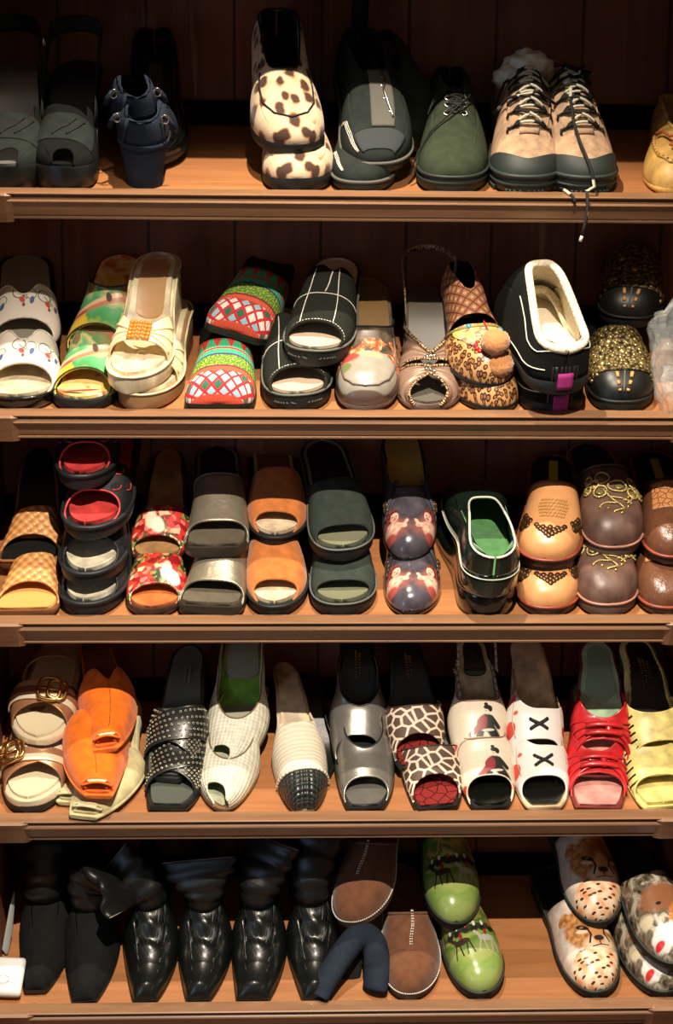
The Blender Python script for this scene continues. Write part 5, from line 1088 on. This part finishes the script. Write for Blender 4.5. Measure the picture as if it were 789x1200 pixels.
def boot(name, label, group, place, um, shaft, collar_r=.045, squash=.5, toe='snip', snip=.33, W=.078, L=.235, cut=True, lining=BLKLTH, hgt=.068, n=1.85, creases=True, side=1, tt=.50):
    "ankle boot: one foot with a separate slumped shaft that follows the given path (offsets from the ankle)"
    s = Shoe(name, label, group, place, L=L, W=W, toe=toe, snip=snip, heel=.030, plat=.006, thin=.006, cat='boot', side=side, curve=.007, waist=.66, hw=.64)
    s.sole(BLACK, block=(.76, .62)); s.bed(BLKLTH)
    hf = lambda t: math.sqrt(min(1, t/.05))*lerp(.022, hgt, S01((t-.10)/.48)**1.1)
    cr = (lambda t, q, p: p+Vector((0, 0, .0052*math.sin(t*52+q*3)*math.exp(-((t-.36)/.08)**2)*(1-q*q)))) if creases else None
    s.up('upper', um, lambda q: 0.0, collar(tt, .42, 1.6), hf, n=n, ov=.001, nu=38, nv=40, fn=cr, lining=lining)
    A = Vector((s.cx(.74), .74*s.L, s.zt(.74)+.030)); rings = []
    P = [A+Vector(p[:3]) for p in shaft]; K = len(P)
    # smooth the path
    fine = []
    for i in range(K-1):
        p0, p1, p2, p3 = P[max(i-1, 0)], P[i], P[i+1], P[min(i+2, K-1)]; a0, a1 = shaft[i][3:], shaft[i+1][3:]
        for j in range(8 if i < K-2 else 9):
            f = j/8; q = .5*((2*p1)+(p2-p0)*f+(2*p0-5*p1+4*p2-p3)*f*f+(3*p1-p0-3*p2+p3)*f**3); fine.append((q, [lerp(x, y, f) for x, y in zip(a0, a1)]))
    R = []; U = []; m = len(fine)
    for i, (p, (ra, rb, rz)) in enumerate(fine):
        t = (fine[min(i+1, m-1)][0]-fine[max(i-1, 0)][0]).normalized(); a = Vector((math.cos(rz), 0, math.sin(rz))); a = (a-t*a.dot(t)).normalized(); b = t.cross(a); ring = []
        for k in range(40):
            x = 2*pi*k/40; w = 1+.05*mnoise.noise(Vector((math.cos(x)*2, math.sin(x)*2, i*.35+place[1])))+.075*math.sin(i*1.1+2*math.sin(x))*(.3 if i > m-6 else 1)
            ring.append(p+a*ra*math.cos(x)*w+b*rb*math.sin(x)*w)
        R.append(ring); U.append([(k/40*2.2, i*.06) for k in range(40)])
    sh = MB().grid(R, U, cv=True).build('shaft', um, s.root, thick=.0022, lining=lining)
    MB().tube(R[-1], .0011, 6, closed=True).build('cuff_stitching', M('grey_piping', (150, 150, 140), .5), sh)
    return s
BKL = M('glossy_black_leather', (15, 18, 16), .33, coat=.15, bump=wrinkle, bs=.35, bd=.0010)
S0 = (0, -.03, -.015, .022, .028, 0)
boot('ankle_boot', 'black suede pointed boot standing furthest left on the lowest shelf', 'black suede boots at the left', (5, 42, 1166, 0, 2), BKSUE, [S0, (0, -.045, .014, .028, .028, 0), (0, -.035, .045, .031, .028, 0), (0, -.01, .08, .036, .030, 0), (0, .005, .105, .038, .032, 0)], W=.076, creases=False)
boot('ankle_boot', 'second black suede pointed boot, its shaft flopped down to the right', 'black suede boots at the left', (5, 99, None, 0, 4), BKSUE, [S0, (0, -.05, .014, .022, .020, 0), (.004, -.052, .038, .030, .014, -.2), (.020, -.058, .056, .037, .010, -.5), (.040, -.075, .050, .040, .008, -.9), (.048, -.092, .028, .038, .006, -1.1)], W=.078, creases=False)
boot('ankle_boot', 'glossy black boot with a creased shaft leaning left, leftmost of the four shiny ones', 'glossy black leather boots', (5, 170, None, 0, 3), BKL, [S0, (0, -.048, .014, .021, .020, 0), (-.010, -.050, .032, .027, .018, .3), (-.030, -.040, .050, .031, .013, .8), (-.048, -.028, .062, .036, .010, .9)])
boot('ankle_boot', 'glossy black boot with a wide cuff folded across, second of the four shiny ones', 'glossy black leather boots', (5, 232, None, 0, 1), BKL, [S0, (0, -.050, .012, .021, .020, 0), (0, -.052, .030, .027, .014, .1), (-.004, -.046, .050, .044, .009, .35), (-.006, -.034, .066, .052, .007, .38)])
boot('ankle_boot', 'glossy black boot with a broad square toe, third of the four shiny ones', 'glossy black leather boots', (5, 296, None, 0, 0), BKL, [S0, (0, -.048, .016, .022, .021, 0), (.004, -.045, .038, .028, .020, .3), (.012, -.028, .060, .036, .014, .6), (.020, -.012, .080, .044, .012, .7)], snip=.5)
boot('ankle_boot', 'glossy black boot whose cuff stands up to the shelf above, fourth of the shiny ones', 'glossy black leather boots', (5, 368, None, 0, 4), BKL, [S0, (0, -.045, .016, .021, .021, 0), (.0, -.036, .042, .026, .022, .2), (.008, -.012, .070, .031, .018, .3), (.018, .010, .095, .040, .014, .35)])
# blue grey suede folded boot
c = on_shelf(5, 402, None, 0)
def lobe(m, P, ra, rb, nrm):
    fine = []; rr = []; r2 = []
    for i in range(len(P)-1):
        p0, p1, p2, p3 = (Vector(P[j]) for j in (max(i-1, 0), i, i+1, min(i+2, len(P)-1)))
        for j in range(8):
            f = j/8; fine.append(c+.5*((2*p1)+(p2-p0)*f+(2*p0-5*p1+4*p2-p3)*f*f+(3*p1-p0-3*p2+p3)*f**3)); rr.append(lerp(ra[i], ra[i+1], f)); r2.append(lerp(rb[i], rb[i+1], f))
    m.tube(fine, rr, 20, r2=r2, nrm=nrm)
root = bpy.data.objects.new('suede_boot', None); COL.objects.link(root); root.location = c; tag(root, 'slumped blue-grey suede boot folded over in front of the brown slipper', 'boot'); c = Vector((0, 0, 0))
m = MB(); lobe(m, [(-.034, .002, .008), (-.020, .016, .030), (.002, .032, .058), (.024, .042, .078), (.042, .040, .070), (.048, .028, .042), (.044, .014, .008)], [.020, .022, .022, .020, .018, .019, .022], [.012, .015, .017, .018, .018, .017, .014], (0, -.3, -1)); m.build('shaft', BLSUE, root)
m = MB(); lobe(m, [(.006, .040, .004), (.010, .044, .030), (.020, .050, .06)], [.018, .018, .012], [.004, .004, .004], (0, -1, .3)); m.build('sole_hollow', BLKIN, root)
# brown suede slippers
for k, (pl, lb) in enumerate((((5, 480, None, 0, 1), 'brown suede slipper with white stitching, standing in front at the shelf edge'), ((5, 412, 1090, .060, -14, 4, -10), 'brown suede slipper with white stitching, propped up behind the blue-grey suede boot'))):
    s = clog('slipper', lb, 'pair of brown suede slippers', pl, BRSUE, M('fleece_brown_sole', (92, 66, 48), .8, bump=grain(40), bs=.6), leather('brown_insole2', (120, 84, 58)), tt=.50, h=(.036, .056), L=.240, W=.080, toe='round', plat=.014, n=2.2, cat='slipper', tr=.16, p1=2)
    s.rim('collar_binding', BRSUE, .0022, 1, .0004)
    s.stitches('centre_stitching', [(.47, .03), (.38, .02), (.29, -.02), (.24, -.03)], .0011, STITCH, .0042, .0012, .5); s.stitches('centre_stitching', [(.47, .06), (.38, .05), (.29, .01), (.24, .0)], .0009, STITCH, .0042, .0012, .5)
    m = MB(); P = [s.edge(t, -1, .0022, .001) for t in s.ts(60, 0, .8)][::-1]+[s.edge(t, 1, .0022, .001) for t in s.ts(60, 0, .8)][1:]; acc = 0
    for a, b in zip(P[:-1], P[1:]):
        n_ = max(1, int((b-a).length/.0022))
        for j in range(n_):
            p, q = a.lerp(b, j/n_), a.lerp(b, (j+.62)/n_)
            m.tube([p, q], .0010, 5)
    m.build('welt_stitching', STITCH, s.root)
# printed clogs
for k, (pl, lb) in enumerate((((5, 567, None, 0, 13, 0), 'green clog printed with riders on horseback, the lower one'), ((5, 532, 1092, .050, 6, 4, 6), 'green clog printed with riders on horseback, stacked on top'))):
    s = clog('clog', lb, 'pair of green horse riding print clogs', pl, HORSE, RUB, BLKLTH, tt=.60, h=(.036, .062), L=.232, W=.076, toe='round', plat=.016, n=2.4, welt=RUBG, tr=.14)
for k, (pl, lb) in enumerate((((5, 702, None, 0, 12, 0), 'clog printed with a cheetah face, the lower one'), ((5, 702, 1090, .052, 8, 4), 'clog printed with a cheetah face, stacked on top'))):
    s = clog('clog', lb, 'pair of cheetah print clogs', pl, CHF, RUB, BLKLTH, tt=.62, h=(.036, .062), L=.232, W=.080, toe='round', plat=.016, n=2.4, welt=RUBG, tr=.14)
for k, (pl, lb) in enumerate((((5, 785, None, 0, 18, 0), 'clog printed with big cats, the lower one, at the right end of the lowest shelf'), ((5, 796, 1138, .050, 17, 4), 'clog printed with big cats, stacked on top, cut by the right edge'))):
    s = clog('clog', lb, 'pair of big cat print clogs', pl, CAT, RUB, BLKLTH, tt=.58, h=(.036, .062), L=.232, W=.084, toe='round', plat=.016, n=2.4, welt=RUBG, tr=.14)
